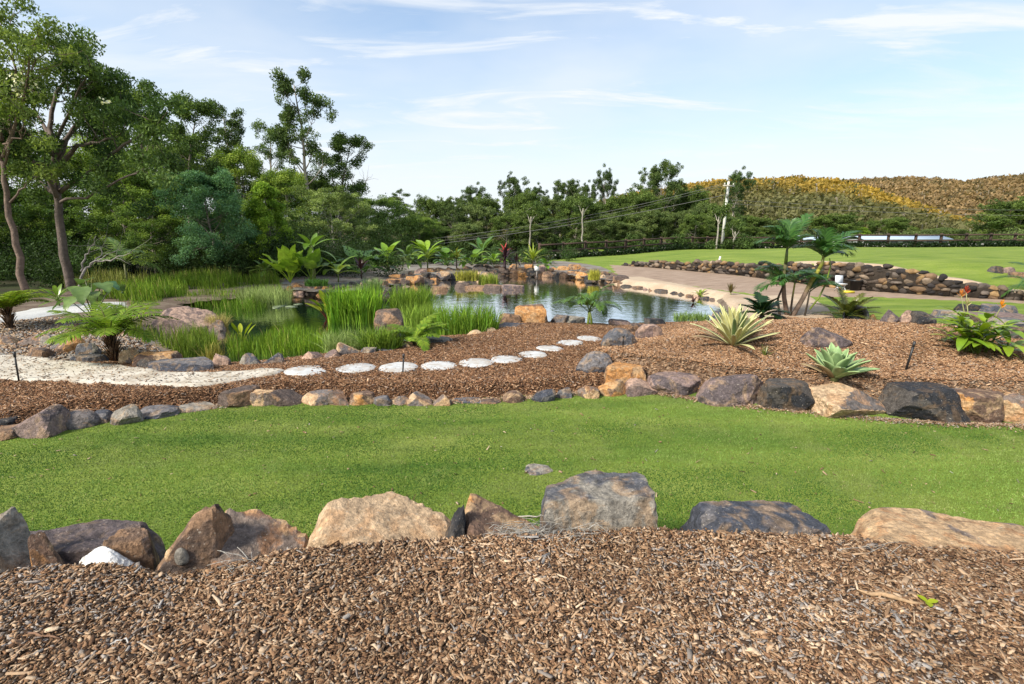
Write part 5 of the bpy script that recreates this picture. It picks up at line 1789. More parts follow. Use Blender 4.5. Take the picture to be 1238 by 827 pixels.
def clump(label, px, py, z, rx, ry, n, hmin, hmax, w, lean, col, col2, seed, name='reed_clump', cat='reeds'):
    rng = np.random.default_rng(seed)
    p = plant_at(px, py, z)
    k = px_scale(p)
    a = rng.uniform(0, 6.28, n); r = np.sqrt(rng.random(n))
    P = np.column_stack([np.cos(a) * r * rx * k, np.sin(a) * r * ry, np.full(n, -.05)])
    mb = reed_mesh(rng, P, hmin, hmax, w, lean, col, col2)
    o = mb.build(name, M_grass, None, loc=p)
    tag(o, label, cat)
    return o


clump('tall bright green reed clump standing in the pond, centre left', 430, 388, WATER, 33, .5, 1500, .5, 1.08, .022, .28, (.06, .15, .012), (.19, .30, .03), 511)
clump('wispy green reed clump right of the tall bright one', 498, 378, WATER, 26, .5, 1100, .5, .95, .014, .30, (.06, .13, .015), (.17, .24, .035), 512)
clump('wide low reed clump at pond edge left of big tan block', 566, 402, 0, 38, .5, 1500, .3, .75, .013, .32, (.05, .13, .014), (.16, .24, .03), 513)
clump('green sedge clump left of the small lime fern', 462, 424, .05, 24, .28, 800, .3, .55, .016, .55, (.05, .10, .014), (.15, .21, .03), 514)
clump('fine reed clump between brown block and wide low reed clump', 515, 396, WATER, 26, .4, 900, .4, .75, .011, .30, (.08, .15, .02), (.2, .27, .05), 515)
clump('pale feathery grass clump at left end of open water', 322, 368, WATER, 30, .6, 1500, .35, .75, .010, .45, (.13, .18, .07), (.26, .31, .14), 516, 'grass_clump', 'ornamental grass')
clump('pale wispy grass clump between near reeds and green sedge', 418, 424, .0, 26, .3, 900, .25, .5, .008, .5, (.11, .16, .06), (.22, .27, .11), 517, 'grass_clump', 'ornamental grass')
clump('tan dry grass tuft beside the big pinkish boulder', 262, 398, WATER, 12, .25, 500, .25, .5, .008, .45, (.20, .17, .07), (.30, .25, .11), 518, 'grass_clump', 'ornamental grass')
clump('brownish rush tuft in front of near reeds by slab', 258, 438, .0, 12, .15, 140, .25, .45, .010, .45, (.13, .13, .03), (.24, .2, .06), 519, 'grass_clump', 'ornamental grass')
clump('yellowish grass tuft on the middle rocks of far bank', 565, 338, 0, 14, .3, 400, .3, .55, .02, .4, (.14, .15, .03), (.26, .24, .05), 520, 'grass_clump', 'ornamental grass')
clump('bright grass tuft among rocks where flat rocks begin', 590, 343, WATER, 12, .3, 350, .3, .6, .02, .4, (.12, .17, .03), (.24, .27, .05), 521, 'grass_clump', 'ornamental grass')
clump('yellow-green grass tuft at right end of far pond bank', 718, 337, 0, 7, .25, 260, .25, .55, .02, .4, (.18, .18, .03), (.3, .28, .05), 522, 'grass_clump', 'ornamental grass')
clump('low dark grass tuft under banana plant on far bank', 383, 344, .25, 14, .3, 500, .15, .3, .02, .5, (.03, .08, .015), (.07, .14, .03), 523, 'grass_clump', 'ornamental grass')
clump('low green grass tuft on pond edge before the striped agave', 836, 386, .0, 22, .3, 500, .12, .28, .012, .6, (.08, .14, .04), (.16, .22, .07), 524, 'grass_clump', 'ornamental grass')
clump('thin reed tuft at left of far bank rocks near dark shrub', 450, 352, .0, 12, .3, 400, .3, .6, .02, .4, (.08, .14, .05), (.16, .22, .1), 525, 'grass_clump', 'ornamental grass')

# water lily pads
for k, (px, py, w) in enumerate([(338, 369.5, 14), (352, 370.5, 12), (345, 366.5, 8), (360, 367.5, 9), (334, 372, 8)]):
    p = plant_at(px, py, WATER + .012)
    r = w * px_scale(p) * .6
    a = np.linspace(.2, 6.1, 22)
    V = [(0, 0, .004)] + [(math.cos(t) * r * (1 + .05 * math.sin(5 * t)), math.sin(t) * r, .002 + .006 * math.sin(3 * t + k)) for t in a]
    F = np.array([[0, i, i + 1] for i in range(1, len(a))])
    o = obj('lily_pad', V, F, M_gloss, None, (.30, .36, .22), True, p)
    sm = o.modifiers.new('thick', 'SOLIDIFY'); sm.thickness = .006; sm.offset = -1
    tag(o, 'pale round lily pad floating on the dark water left of yellow-leaved plant', 'lily pad', 'lily pads on the pond')


# ------------------------------------------------------------------ stepping stones
STEPS = [(372, 447, 52, 'first round stepping stone, touching the end of sand path'), (430, 445, 46, 'second round stepping stone from the sand path'), (482, 444, 47, 'round stepping stone behind the black garden light'),
         (531, 441.5, 44, 'mulch-flecked round stepping stone right of the black garden light'), (575, 438.5, 42, 'dirty round stepping stone half covered by bark, fifth from the sand path'), (612, 434.5, 37, 'sixth round stepping stone, middle of the run'),
         (643.5, 428.5, 36, 'seventh round stepping stone, where the run bends uphill'), (666, 420.5, 33, 'eighth round stepping stone, third from the raised bed'), (689, 414, 32, 'ninth round stepping stone, second from the raised bed'), (713, 409, 30, 'last round stepping stone, beside grey slab boulder')]
STEP_XY = []
for k, (px, py, w, lab) in enumerate(STEPS):
    rng = np.random.default_rng(600 + k)
    p = plant_at(px, py, .14)
    r = w / 2 * px_scale(p)
    STEP_XY.append((p[0], p[1], r))
    a = np.arange(40) * 2 * np.pi / 40
    rad = r * (1 + .035 * np.sin(3 * a + k) + .02 * np.sin(7 * a + 2 * k) + rng.normal(0, .012, 40))
    rings = []
    for f, z in ((1.0, -.06), (1.0, .004), (.97, .012), (.6, .014)):
        rings.append(np.column_stack([np.cos(a) * rad * f, np.sin(a) * rad * f * 1.05, np.full(40, z)]))
    V = np.concatenate(rings + [[[0, 0, .015]]])
    i = np.arange(40); j = (i + 1) % 40
    F4 = np.concatenate([np.stack([q * 40 + i, q * 40 + j, (q + 1) * 40 + j, (q + 1) * 40 + i], 1) for q in range(3)])
    F3 = np.stack([120 + i, 120 + j, np.full(40, 160)], 1)
    o = obj('stepping_stone', V, [F4, F3], M_step, None, None, False, (p[0], p[1], tz(p[0], p[1])))
    o.rotation_euler = (rng.normal(0, .02), rng.normal(0, .02), rng.uniform(0, 6))
    tag(o, lab, 'stepping stone', 'round stepping stones through the mulch')

# ------------------------------------------------------------------ garden lights: thin black rods with a small head
BLACK = (.012, .012, .013)
for px, py, pt, lab in [(23, 461, (17, 425), 'black garden light stake at left beside the sand path'), (487, 451, (488, 428), 'black garden light stake in front of the third stepping stone'),
                        (753, 421, (754, 405), 'short black garden light stake at left tip of raised bed'), (1095, 448, (1106, 413), 'leaning black garden light stake right of the blue-green agave')]:
    p = hit(px, py)
    top = at_depth(pt[0], pt[1], p[1]) - p
    root = thing('garden_light', lab, 'garden light', p, 'black garden lights')
    mb = MB(); add_tube(mb, [-.15 * top, top * .5, top * .86], .011 if px != 1095 else .014, 8, BLACK); mb.build('spike', M_metal, root, smooth=True)
    mb = MB(); add_tube(mb, [top * .82, top * .9, top], [.016, .017, .017], 10, (.02, .02, .022)); mb.build('lamp_head', M_metal, root, smooth=True)


# ------------------------------------------------------------------ dry stone walls of the driveway
def stone_wall(name, label, line, seed, size=.30):
    """line: (x, y, z_bottom, z_top)"""
    rng = np.random.default_rng(seed)
    a = np.array(line, float)
    tg = np.gradient(a[:, :2], axis=0); tg /= np.linalg.norm(tg, axis=1, keepdims=True)
    a[:, 0] += tg[:, 1] * .20; a[:, 1] -= tg[:, 0] * .20      # stands just in front of the bank it holds
    seg = np.r_[0, np.cumsum(np.hypot(np.diff(a[:, 0]), np.diff(a[:, 1])))]
    mb = MB()
    pal = [np.array(c) for c in ((.05, .04, .035), (.10, .075, .06), (.19, .12, .07), (.30, .19, .09), (.15, .12, .10), (.035, .03, .03), (.24, .18, .13))]
    # dark core backing the gaps between the stones
    for i in range(len(a) - 1):
        (x0, y0, b0, t0), (x1, y1, b1, t1) = a[i], a[i + 1]
        nx_, ny_ = -(y1 - y0), x1 - x0
        L_ = math.hypot(nx_, ny_); nx_, ny_ = nx_ / L_ * .10, ny_ / L_ * .10
        mb.add([(x0 - nx_, y0 - ny_, b0 - .1), (x1 - nx_, y1 - ny_, b1 - .1), (x1 + nx_, y1 + ny_, b1 - .1), (x0 + nx_, y0 + ny_, b0 - .1),
                (x0 - nx_, y0 - ny_, t0 - .06), (x1 - nx_, y1 - ny_, t1 - .06), (x1 + nx_, y1 + ny_, t1 - .06), (x0 + nx_, y0 + ny_, t0 - .06)],
               [[0, 3, 2, 1], [4, 5, 6, 7], [0, 1, 5, 4], [1, 2, 6, 5], [2, 3, 7, 6], [3, 0, 4, 7]], (.03, .022, .016))
    V, F = ico(2)
    row = 0
    z = 0.0
    for row in range(12):
        s = rng.uniform(0, .2)
        while s < seg[-1]:
            w = size * rng.uniform(.7, 1.7)
            c = [np.interp(s + w / 2, seg, a[:, i]) for i in range(4)]
            hrow = size * .62
            zb = c[2] + row * hrow
            if zb + hrow * .5 > c[3] + .03:
                s += w; continue
            nr = rng.normal(size=(8, 3)); nr /= np.linalg.norm(nr, axis=1, keepdims=True)
            dd = rng.uniform(.42, .74, 8)
            r = np.ones(len(V)) * 1.05
            for n_, d_ in zip(nr, dd):
                q = V @ n_
                r = np.minimum(r, np.where(q > .05, d_ / np.maximum(q, .05), 9))
            P = V * r[:, None] * np.array([w * .82, size * .9, hrow * 1.0]) * rng.uniform(.9, 1.1)
            s2 = min(s + w / 2 + .05, seg[-1]); s1 = max(0, s2 - .3)
            tx, ty = np.interp(s2, seg, a[:, 0]) - np.interp(s1, seg, a[:, 0]), np.interp(s2, seg, a[:, 1]) - np.interp(s1, seg, a[:, 1])
            an = math.atan2(ty, tx)
            ca, sa = math.cos(an), math.sin(an)
            P = np.column_stack([P[:, 0] * ca - P[:, 1] * sa, P[:, 0] * sa + P[:, 1] * ca, P[:, 2]])
            P += [c[0] + rng.normal(0, .03), c[1] + rng.normal(0, .03), zb + hrow * .5 + rng.normal(0, .02)]
            mb.add(P, F, pal[rng.integers(len(pal))] * rng.uniform(.45, .95))
            s += w * 1.0
    o = mb.build(name, M_stonework)
    return tag(o, label, 'stone wall')


M_stonework = tint_mat('stonework', 0.9, 5.0, 0.55, 1.4, 14.0, 0.9, 0.04)
stone_wall('stone_wall', 'low dry stone wall along the far left side of the driveway', [(6.9, 31.6, 0, .12), (8.2, 29.85, 0, .34), (9.6, 27.4, 0, .46), (11.15, 24.8, 0, .56), (11.75, 22.3, 0, .68)], 701, .23)
stone_wall('stone_wall', 'high dry stone wall of dark and rusty stones right of the driveway', [(11.75, 22.2, 0, .68), (12.5, 19.3, 0, .92), (12.95, 18.7, 0, .93), (13.8, 17.8, 0, .78), (14.6, 17.05, 0, .56), (15.6, 16.4, 0, .34), (16.6, 15.85, 0, .15)], 702, .215)
# rocks of the small bed on the upper lawn at right edge
for x0, x1, yt, yb, pal, lab, shp in [(1192, 1212, 321, 331, 'dark', 'dark rock at tip of small bed on the upper lawn', 'dome'), (1208, 1226, 322, 331, 'purple', 'brown rock beside dark rock on the upper lawn bed', 'dome'), (1218, 1250, 328, 338, 'brown', 'flat brown rock of the upper lawn bed by the palm frond', 'slab')]:
    rock(x0, x1, yt, yb, pal, lab, shp, dr=.7, sub=3, bury=.12)


# ------------------------------------------------------------------ timber fence, hedge and kerb beyond the lawn
FENCE = [(2.0, 37.5), (6.0, 40.5), (10.5, 43.8), (15.5, 47.6), (20.6, 51.2), (25.0, 49.5), (29.5, 47.0), (34.5, 46.0), (40.0, 46.2), (46.0, 46.6), (54, 47)]
fa = np.array(FENCE); fseg = np.r_[0, np.cumsum(np.hypot(np.diff(fa[:, 0]), np.diff(fa[:, 1])))]
froot = thing('timber_fence', 'long dark timber post and rail fence along the far edge of the lawn', 'fence', (fa[0, 0], fa[0, 1], tz(*fa[0])))
FP = []
npost = 26
for k in range(npost):
    s = fseg[-1] * k / (npost - 1)
    x, y = np.interp(s, fseg, fa[:, 0]), np.interp(s, fseg, fa[:, 1])
    FP.append(np.array([x, y, tz(x, y)]))
f0 = np.array(froot.location)
rng = np.random.default_rng(9)
for k, p in enumerate(FP):
    mb = MB()
    add_box(mb, p - f0 + [0, 0, .55], (.17, .17, 1.25), np.array((.055, .035, .025)) * rng.uniform(.8, 1.3), .4)
    mb.build('post', M_timber, froot)
    if k:
        for hh in (.55, 1.02):
            mb = MB()
            q0, q1 = FP[k - 1] - f0, p - f0
            add_tube(mb, [q0 + [0, -.1, hh], (q0 + q1) / 2 + [0, -.1, hh], q1 + [0, -.1, hh]], .075, 6, np.array((.06, .038, .028)) * rng.uniform(.8, 1.3))
            mb.build('rail', M_timber, froot)
hb = MB()
kb = MB()
rng = np.random.default_rng(10)
for s in np.arange(0, fseg[-1], .62):
    x, y = np.interp(s, fseg, fa[:, 0]), np.interp(s, fseg, fa[:, 1]) - .85
    h_ = rng.uniform(.34, .60); z = tz(x, y)
    nl = 120
    off = rng.normal(size=(nl, 3)); off /= np.linalg.norm(off, axis=1, keepdims=True)
    C = np.array([x, y, z + h_ * .45]) + off * rng.uniform(.5, 1, (nl, 1)) * np.array([.42, .42, h_ * .6])
    hb.add(*leaf_quads(rng, C, .20, .12, np.array([.016, .032, .010]) * rng.uniform(.5, 1.6, (nl, 1)), .2))
tag(hb.build('hedge', M_leaf), 'low row of dark hedge shrubs at the foot of timber fence', 'hedge')
P3 = [(np.interp(s, fseg, fa[:, 0]), np.interp(s, fseg, fa[:, 1]) + .35) for s in np.arange(0, fseg[-1], 1.0)]
P3 = np.array([(x, y, tz(x, y) + .05) for x, y in P3])
add_tube(kb, P3, .22, 4, (.46, .43, .38))
kind(kb.build('kerb', M_paint), 'structure')

# ------------------------------------------------------------------ power pole and lines
PD = 50.5
pb = at_depth(872.5, 300, PD); pb[2] = tz(pb[0], PD)
pt_ = at_depth(881, 219.5, PD)
proot = thing('power_pole', 'white leaning power pole with a short cross arm beyond the lawn', 'power pole', pb)
mb = MB(); add_tube(mb, [[0, 0, -.3], (pt_ - pb) * .5, pt_ - pb], [.15, .13, .105], 10, (.62, .61, .57)); mb.build('pole', M_paint, proot, smooth=True)
arm_c = at_depth(880.4, 225, PD) - pb
mb = MB(); add_box(mb, arm_c + [0, -.18, 0], (1.5, .12, .14), (.42, .38, .33), .5); mb.build('cross_arm', M_timber, proot)
for dx in (-.6, .0, .6):
    mb = MB(); q = arm_c + [dx * math.cos(.5), -.18 + dx * math.sin(.5), .07]
    add_tube(mb, [q, q + [0, 0, .12], q + [0, 0, .2]], [.04, .07, .03], 8, (.5, .47, .42)); mb.build('insulator', M_paint, proot, smooth=True)
mb = MB(); add_tube(mb, [arm_c + [-.1, -.2, -1.1], arm_c + [-.1, -.28, -.75], arm_c + [-.1, -.2, -.45]], [.1, .13, .1], 8, (.32, .32, .31)); mb.build('transformer', M_metal, proot, smooth=True)


def cable(label, a, b, sag, r=.022):
    a, b = np.array(a), np.array(b)
    t = np.linspace(0, 1, 40)[:, None]
    P = a + (b - a) * t - np.array([0, 0, 1]) * (4 * sag * t * (1 - t))
    mb = MB(); add_tube(mb, P, r, 4, (.16, .155, .15))
    tag(mb.build('power_line', M_metal), label, 'power line', 'power lines')


A = pb + arm_c + np.array([0, -.18, .22])
cable('upper bundle of power lines sagging left from the white pole', A + [-.5, -.2, 0], at_depth(430, 296, 47), .9, .017)
cable('second wire just under the upper bundle, left of the white pole', A + [.0, -.1, -.05], at_depth(430, 300, 47), .95, .011)
cable('lower thick power cable running left from the white pole', A + [-.2, -.2, -1.0], at_depth(430, 306, 45), .5, .021)
cable('thin upper wire running right from the pole across the gold hill', A + [.5, .2, -1.5], at_depth(1420, 252, 60), .5, .013)
cable('thin lower wire running right from the pole across the gold hill', A + [.2, .2, -1.8], at_depth(1420, 258, 60), .6, .013)
mb = MB(); q = hit(1097, 290)
# small things beyond and around the driveway
p = hit(866.5, 325); tp = at_depth(871, 310, p[1] - .05) - p
mb = MB(); add_tube(mb, [[0, 0, -.1], tp * .5, tp], .045, 6, (.72, .71, .68)); o = mb.build('marker_post', M_paint, None, loc=p)
tag(o, 'short white marker post leaning at the low stone wall', 'marker post')
p = np.array([*G(649, 330, .1), .1]); mb = MB()
add_box(mb, (0, 0, .22), (.22, .04, .22), (.75, .74, .72)); add_box(mb, (0, .04, .0), (.05, .04, .45), (.3, .27, .25))
tag(mb.build('marker_board', M_paint, None, loc=p), 'small white square board among rocks on the far bank', 'board')

# low pale-roofed sheds beyond the fence
def shed(px0, px1, ytop, depth, label, nb):
    a, b = at_depth(px0, 298, depth), at_depth(px1, 298, depth)
    z0 = tz((a[0] + b[0]) / 2, depth)
    zt = at_depth((px0 + px1) / 2, ytop, depth)[2]
    zt = max(zt, z0 + .9)
    L = b[0] - a[0]
    root = thing('low_shed', label, 'shed', ((a[0] + b[0]) / 2, depth, z0))
    h = zt - z0
    mb = MB(); add_box(mb, (0, 0, h * .3), (L, 3.0, h * .6), (.30, .31, .32)); mb.build('wall', M_paint, root)
    mb = MB()
    V = [(-L / 2 - .2, -1.8, h * .58), (L / 2 + .2, -1.8, h * .58), (L / 2 + .2, 0, h), (-L / 2 - .2, 0, h), (-L / 2 - .2, 1.8, h * .58), (L / 2 + .2, 1.8, h * .58)]
    V2 = [(x, y, z + .07) for x, y, z in V]
    mb.add(V + V2, [[0, 1, 2, 3], [3, 2, 5, 4], [6, 9, 8, 7], [9, 10, 11, 8], [0, 6, 7, 1], [1, 7, 8, 2], [2, 8, 11, 5], [5, 11, 10, 4], [4, 10, 9, 3], [3, 9, 6, 0]], (.34, .42, .52))
    mb.build('roof', M_paint, root)
    for k in range(nb):
        mb = MB(); add_box(mb, (-L / 2 + L * (k + .5) / nb, -1.53, h * .3), (L / nb * .55, .06, h * .34), (.06, .07, .08)); mb.build('opening', M_metal, root)


shed(1032, 1132, 290.5, 56, 'long low shed with pale blue roof beyond the right part of fence', 7)
shed(962, 1000, 291, 58, 'short low shed with pale blue roof behind the palm clump', 3)
p = at_depth(1105, 294, 62); p[2] = tz(p[0], 62); zt = at_depth(1105, 284.5, 62)[2] - p[2]
root = thing('white_hut', 'small white hut above the pale blue shed roof', 'hut', p)
mb = MB(); add_box(mb, (0, 0, zt * .4), (.9, .9, zt * .8), (.78, .77, .74)); mb.build('wall', M_paint, root)
mb = MB(); add_box(mb, (0, 0, zt * .86), (1.1, 1.1, zt * .12), (.66, .65, .63)); mb.build('roof', M_paint, root)
p = at_depth(1111, 290, 60); p[2] = tz(p[0], 60); zt = at_depth(1111, 279, 60)[2] - p[2]

# white folding chair, black pot and yellow board on the driveway
p = hit(1016, 352.5)
root = thing('folding_chair', 'white folding chair standing on the driveway before the stone wall', 'chair', p)
root.scale = (.62, .62, .60)
k = px_scale(p)
WH = (.62, .63, .64)
for sx in (-.2, .2):
    mb = MB(); add_tube(mb, [(sx, -.2, 0), (sx * .95, 0, .25), (sx * .9, .12, .45)], .02, 6, WH); mb.build('leg', M_paint, root)
    mb = MB(); add_tube(mb, [(sx, .25, 0), (sx, .1, .22), (sx, -.12, .45)], .02, 6, WH); mb.build('leg', M_paint, root)
mb = MB(); add_box(mb, (0, 0, .46), (.46, .42, .035), WH); mb.build('seat', M_paint, root)
mb = MB(); V = np.array([(-.22, .2, .42), (.22, .2, .42), (.25, .34, .92), (-.19, .34, .92)]); V = np.concatenate([V, V + [0, .03, 0]])
mb.add(V, [[0, 1, 2, 3], [7, 6, 5, 4], [0, 4, 5, 1], [1, 5, 6, 2], [2, 6, 7, 3], [3, 7, 4, 0]], (.58, .61, .65)); mb.build('backrest', M_paint, root)
p = hit(1033, 351)
a = np.arange(20) * 2 * np.pi / 20
def lathe(mb, prof, col, ns=24):
    a = np.arange(ns) * 2 * np.pi / ns
    V = np.concatenate([np.column_stack([np.cos(a) * r, np.sin(a) * r, np.full(ns, z)]) for r, z in prof])
    i = np.arange(ns); j = (i + 1) % ns
    mb.add(V, np.concatenate([np.stack([q * ns + i, q * ns + j, (q + 1) * ns + j, (q + 1) * ns + i], 1) for q in range(len(prof) - 1)]), col)
mb = MB(); lathe(mb, [(.02, .0), (.15, 0), (.20, .34), (.225, .34), (.225, .38), (.19, .38), (.14, .05), (.02, .05)], (.015, .015, .016))
tag(mb.build('plant_pot', M_metal, None, smooth=True, loc=p), 'black plastic pot on the driveway beside the white chair', 'pot')
p = hit(1024, 354); mb = MB(); add_box(mb, (0, 0, .04), (.38, .25, .06), (.70, .55, .05)); tag(mb.build('yellow_board', M_paint, None, loc=p), 'flat yellow board on the driveway between chair and pot', 'board')
# black tub lying on its side at the back of the mound
p = hit(1036, 387)
mb = MB(); lathe(mb, [(.02, 0), (.20, 0), (.225, .02), (.25, .30), (.275, .30), (.275, .335), (.235, .335), (.205, .03), (.02, .03)], (.018, .018, .02), 28)
o = mb.build('tub', M_metal, None, smooth=True, loc=(p[0], p[1] + .15, p[2] + .02)); o.rotation_euler = (R(72), 0, R(-25))
tag(o, 'black plastic tub lying on its side behind the mound by the cycad', 'tub')


# ------------------------------------------------------------------ wood chips, straw, twigs
CH = np.array([(.36, .245, .155), (.27, .165, .095), (.19, .11, .065), (.12, .07, .042), (.05, .032, .022), (.46, .345, .24), (.33, .30, .275), (.24, .205, .18)])


def chips(name, X, Y, Z, seed, L, W, probs, tilt=.45, thick=.006, box=True, mul=1.0, grey=.3):
    rng = np.random.default_rng(seed)
    n = len(X)
    l = L * rng.lognormal(0, .5, n) / 2; w = W * rng.lognormal(0, .45, n) / 2
    a = rng.uniform(0, 6.28, n)
    ax = np.stack([np.cos(a), np.sin(a), rng.normal(0, tilt, n)], 1); ax /= np.linalg.norm(ax, axis=1, keepdims=True)
    up = np.stack([rng.normal(0, tilt, n), rng.normal(0, tilt, n), np.ones(n)], 1)
    bx = np.cross(up, ax); bx /= np.linalg.norm(bx, axis=1, keepdims=True)
    nx = np.cross(ax, bx)
    c = np.stack([X, Y, Z], 1)
    A, B = ax * l[:, None], bx * w[:, None]
    T = nx * (thick * rng.uniform(.6, 1.6, n))[:, None] / 2
    bend = nx * (l * rng.normal(0, .08, n))[:, None]
    s1, s2 = rng.uniform(.35, 1, (n, 1)), rng.uniform(.35, 1, (n, 1))
    sk = rng.normal(0, .25, (n, 1))
    gx = (fbm(np.stack([X * 1.1, Y * 1.1, np.zeros(n)], 1), 40, 4) > .62)
    idx = rng.choice(len(CH), n, p=probs)
    idx = np.where(gx & (rng.random(n) < grey), rng.choice([6, 7, 4], n), idx)
    damp = .72 + .56 * fbm(np.stack([X * 1.7, Y * 1.7, np.zeros(n)], 1), 44, 4)
    col = CH[idx] * rng.uniform(.72, 1.25, (n, 1)) * damp[:, None] * mul
    if box:
        V = np.stack([c - A - B * s1 - bend, c - A + B * s1 - bend, c + B + A * sk + bend, c + A + B * s2 - bend, c + A - B * s2 - bend, c - B + A * sk + bend], 1)
        V = np.concatenate([V + T[:, None], V - T[:, None]], 1)
        base = np.array([[0, 5, 2, 1], [5, 4, 3, 2], [0, 1, 7, 6], [1, 2, 8, 7], [2, 3, 9, 8], [3, 4, 10, 9], [4, 5, 11, 10], [5, 0, 6, 11]])
        m = 12
    else:
        V = np.stack([c - A - B * s1, c - A + B * s1, c + A + B * s2, c + A - B * s2], 1)
        V = np.concatenate([V + T[:, None], V - T[:, None]], 1)
        base = np.array([[0, 3, 2, 1], [0, 1, 5, 4], [1, 2, 6, 5], [2, 3, 7, 6], [3, 0, 4, 7]])
        m = 8
    F = (np.arange(n)[:, None, None] * m + base[None]).reshape(-1, 4)
    return kind(obj(name, V.reshape(-1, 3), F, M_chip, None, np.repeat(col, m, axis=0)), 'stuff')


def scatter_in(poly, n, seed, lo, hi, dmin=.02):
    rng = np.random.default_rng(seed)
    X, Y = rng.uniform(lo[0], hi[0], n * 3), rng.uniform(lo[1], hi[1], n * 3)
    d = sd(poly, X, Y)
    k = np.where(d > dmin)[0][:n]
    return X[k], Y[k], d[k]


X, Y, D = scatter_in(FRONT, 250000, 801, (-4.6, 1.0), (4.6, 3.6), -.03)
Z = z_front(X, Y, D) + np.abs(np.random.default_rng(1).normal(0, .009, len(X)))
chips('wood_chips', X, Y, Z, 802, .0175, .0078, [.22, .22, .17, .11, .08, .13, .035, .035], .30, .0024, True, np.array([.95, .90, .86]))
X, Y, D = scatter_in(FRONT, 7000, 805, (-4.6, 1.0), (4.6, 3.6), -.03)
chips('wood_chips', X, Y, z_front(X, Y, D) + .012, 806, .042, .010, [.25, .20, .12, .12, .05, .18, .04, .04], .25, .004)
X, Y, D = scatter_in(BED, 120000, 811, (-7.5, 4.8), (5.5, 14.4))
k = np.ones(len(X), bool)
for sx_, sy_, sr_ in STEP_XY:
    dd_ = np.hypot(X - sx_, Y - sy_)
    k &= (dd_ > sr_ * .97) | ((dd_ > sr_ * .6) & (np.random.default_rng(5).random(len(X)) < .16)) | (np.random.default_rng(6).random(len(X)) < .012)
X, Y, D = X[k], Y[k], D[k]
chips('bark_chips', X, Y, z_bed(X, Y, D) + .012, 812, .030, .012, [.10, .20, .30, .20, .10, .06, .02, .02], .32, .004, False, np.array([.95, .83, .74]), .03)
X, Y, D = scatter_in(MOUND, 110000, 821, (0.7, 5.1), (9.5, 11.0))
chips('mound_chips', X, Y, z_mound(X, Y, D) + .012, 822, .030, .012, [.27, .24, .18, .08, .04, .14, .03, .02], .32, .004, False, np.array([1.02, .90, .80]), .04)
X, Y, D = scatter_in(GRAVEL, 9000, 841, (-12, 7), (-3.5, 13.5))
chips('gravel_stones', X, Y, z_gravel(X, Y, D) + .006, 842, .035, .026, [.10, .10, .10, .10, .12, .12, .16, .20], .4, .02, True, np.array([.95, .95, .95]))
X, Y, D = scatter_in(PATH, 2600, 843, (-12, 6.5), (-3, 9.5), -.1)
chips('path_litter', X, Y, z_path(X, Y, D) + .006, 844, .022, .010, [.10, .16, .16, .14, .08, .16, .1, .1], .25, .004, False, 1.0)
# a drift of chips lying over the feet of the front boulders
rng = np.random.default_rng(830)
# grey straw between the boulders
sb = MB()
for cx_, cy_, n_, sp in ((612, 650, 90, 22), (650, 650, 120, 20), (700, 652, 60, 26), (300, 690, 40, 30), (1050, 674, 30, 40)):
    p = plant_at(cx_, cy_ + 4, .53)
    for _ in range(n_):
        o_ = np.array([rng.normal(0, sp * px_scale(p) * .6), rng.normal(.02, .05), abs(rng.normal(0.02, .025))])
        a = rng.uniform(0, 3.14); l = rng.uniform(.03, .1)
        v = np.array([math.cos(a) * l, math.sin(a) * l * .6, rng.normal(0, .018)])
        q = p + o_
        add_tube(sb, [q - v, q + [0, 0, rng.uniform(0, .015)], q + v], .0015, 3, np.array((.34, .32, .29)) * rng.uniform(.6, 1.3))
kind(sb.build('dry_straw', M_chip), 'stuff')


def stick(label, x0, y0, x1, y1, r, col, name='twig', flat=False):
    a, b = hit(x0, y0), hit(x1, y1)
    a[2] += r + .01; b[2] += r + .01
    rng = np.random.default_rng(int(x0))
    t = np.linspace(0, 1, 7)[:, None]
    P = a + (b - a) * t
    P[1:-1] += rng.normal(0, .006, (5, 3)); c = P.mean(0)
    P[:, 2] = np.maximum(P[:, 2], top_z(P[:, 0], P[:, 1]) + r * .8)
    mb = MB()
    V, F, Fc = tube(P - c, np.array([.35, .85, 1, 1, .9, .7, .3]) * r, 6)
    mb.add(V, F, col); mb.F3.append(Fc)
    tag(mb.build(name, M_chip, None, loc=c), label, 'stick')


stick('long pale wood splinter lying on the chips at right', 1037, 718, 1116, 735, .011, (.36, .24, .14), 'wood_splinter')
stick('dark twig on the chips near left middle', 370, 719, 398, 709, .009, (.04, .028, .02))
stick('thin grey stem lying on the chips at lower left', 128, 780, 162, 779, .004, (.42, .4, .38))
stick('brown twig left of the thin grey stem at lower left', 28, 768, 76, 776, .005, (.24, .14, .09))
stick('pale stick lying across the straw between boulders', 618, 628, 664, 626, .006, (.42, .38, .33))
stick('dark curved twig at bottom left of centre', 400, 790, 352, 768, .006, (.07, .045, .03))
p = hit(1121, 733); p[2] += .02
mb = MB()
for j in range(3):
    blade(mb, (0, 0, 0), j * 2.1, R(20), .045, .028, R(20), .2, 'oval', 5, (.30, .36, .02))
tag(mb.build('fallen_leaf', M_leaf, None, smooth=True, loc=p), 'bright yellow-green leaf on chips at end of pale splinter', 'leaf')
p = hit(394, 652)
mb = MB()
for j in range(9):
    blade(mb, (0, 0, 0), j * 2.4, R(35), .05, .02, R(20), .2, 'oval', 5, (.12, .22, .03))
tag(mb.build('weed', M_leaf, None, smooth=True, loc=p), 'tiny green weed at left foot of the flat-topped cream boulder', 'weed')

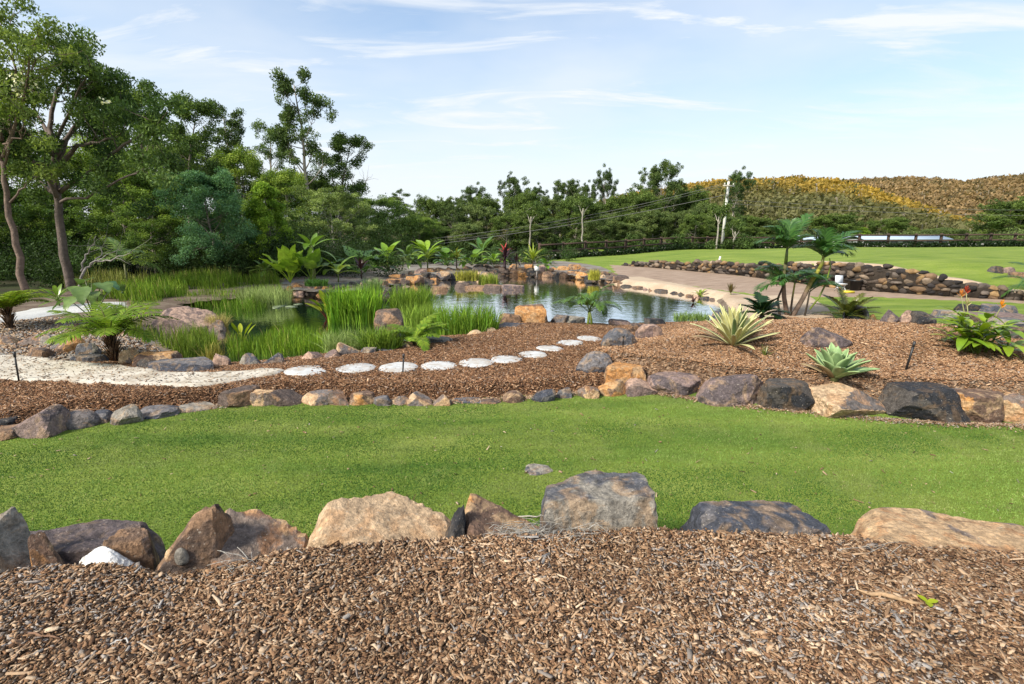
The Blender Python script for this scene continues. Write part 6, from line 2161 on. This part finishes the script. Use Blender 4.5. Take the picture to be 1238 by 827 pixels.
# litter along the ragged edge of the lawn and a few dry leaves on it
rng = np.random.default_rng(850)
EL = np.array(BED_LOW[3:] + MOUND[2:9])
es = np.r_[0, np.cumsum(np.hypot(np.diff(EL[:, 0]), np.diff(EL[:, 1])))]
u = rng.uniform(0, es[-1], 9000)
X = np.interp(u, es, EL[:, 0]) + rng.normal(0, .05, 9000)
Y = np.interp(u, es, EL[:, 1]) - np.abs(rng.normal(0, .08, 9000)) + .02 - .31 * (u > es[len(BED_LOW) - 3])
X2, Y2 = rng.uniform(-6, 6, 420), rng.uniform(3.4, 6.2, 420)
X, Y = np.r_[X, X2], np.r_[Y, Y2]
k = sd(FRONT, X, Y) < -.05
X, Y = X[k], Y[k]
chips('edge_litter', X, Y, ground_z(X, Y) + .012, 851, .024, .009, [.2, .2, .16, .14, .06, .16, .04, .04], .4, .003, False, .95)

# ------------------------------------------------------------------ mown lawn blades
rng = np.random.default_rng(900)
n = 430000
X = rng.uniform(-8.5, 8.5, n * 2); Y = 2.6 + (rng.random(n * 2) ** 1.25) * 5.0
k = (np.abs(X) < Y * 1.08 + .6) & (sd(FRONT, X, Y) < .06) & (sd(BED, X, Y) < -.01) & (sd(MOUND, X, Y) < .04)
X, Y = X[k][:n], Y[k][:n]
n = len(X)
a = rng.uniform(0, 6.28, n); h_ = rng.uniform(.006, .015, n); w_ = rng.uniform(.0024, .005, n)
lx, ly = np.cos(a) * h_ * rng.uniform(.1, .95, n), np.sin(a) * h_ * rng.uniform(.1, .95, n)
th = a + 1.57 + rng.normal(0, .5, n)
bx, by = np.cos(th) * w_, np.sin(th) * w_
c, s_ = math.cos(R(8)), math.sin(R(8))
xr, yr = X * c + Y * s_, -X * s_ + Y * c
st = fbm(np.stack([xr * .42, yr * 2.3, np.zeros(n)], 1), 60, 4)
pt2 = fbm(np.stack([X * 2.6, Y * 2.6, np.zeros(n)], 1), 61, 4)
band = fbm(np.stack([xr * .18, yr * .75, np.zeros(n)], 1), 66, 3)
f = np.clip((st * .6 + band * .4 - .40) / .2, 0, 1)[:, None]
g = np.clip((pt2 - .5) / .22, 0, 1)[:, None] * .55
col = np.array([.056, .135, .024]) * (1 - f) + np.array([.20, .30, .068]) * f
col = col * (1 - g) + np.array([.28, .31, .11]) * g
col = col * rng.uniform(.82, 1.18, (n, 1))
dry = rng.random(n) < .025
col[dry] = np.array([.38, .32, .17]) * rng.uniform(.7, 1.2, (dry.sum(), 1))
zg = ground_z(X, Y)
V = np.stack([np.stack([X - bx, Y - by, zg - .002], 1), np.stack([X + bx, Y + by, zg - .002], 1), np.stack([X + lx, Y + ly, zg + h_], 1)], 1).reshape(-1, 3)
kind(obj('lawn_grass', V, np.arange(3 * n).reshape(n, 3), M_grass, None, np.repeat(col, 3, axis=0)), 'stuff')
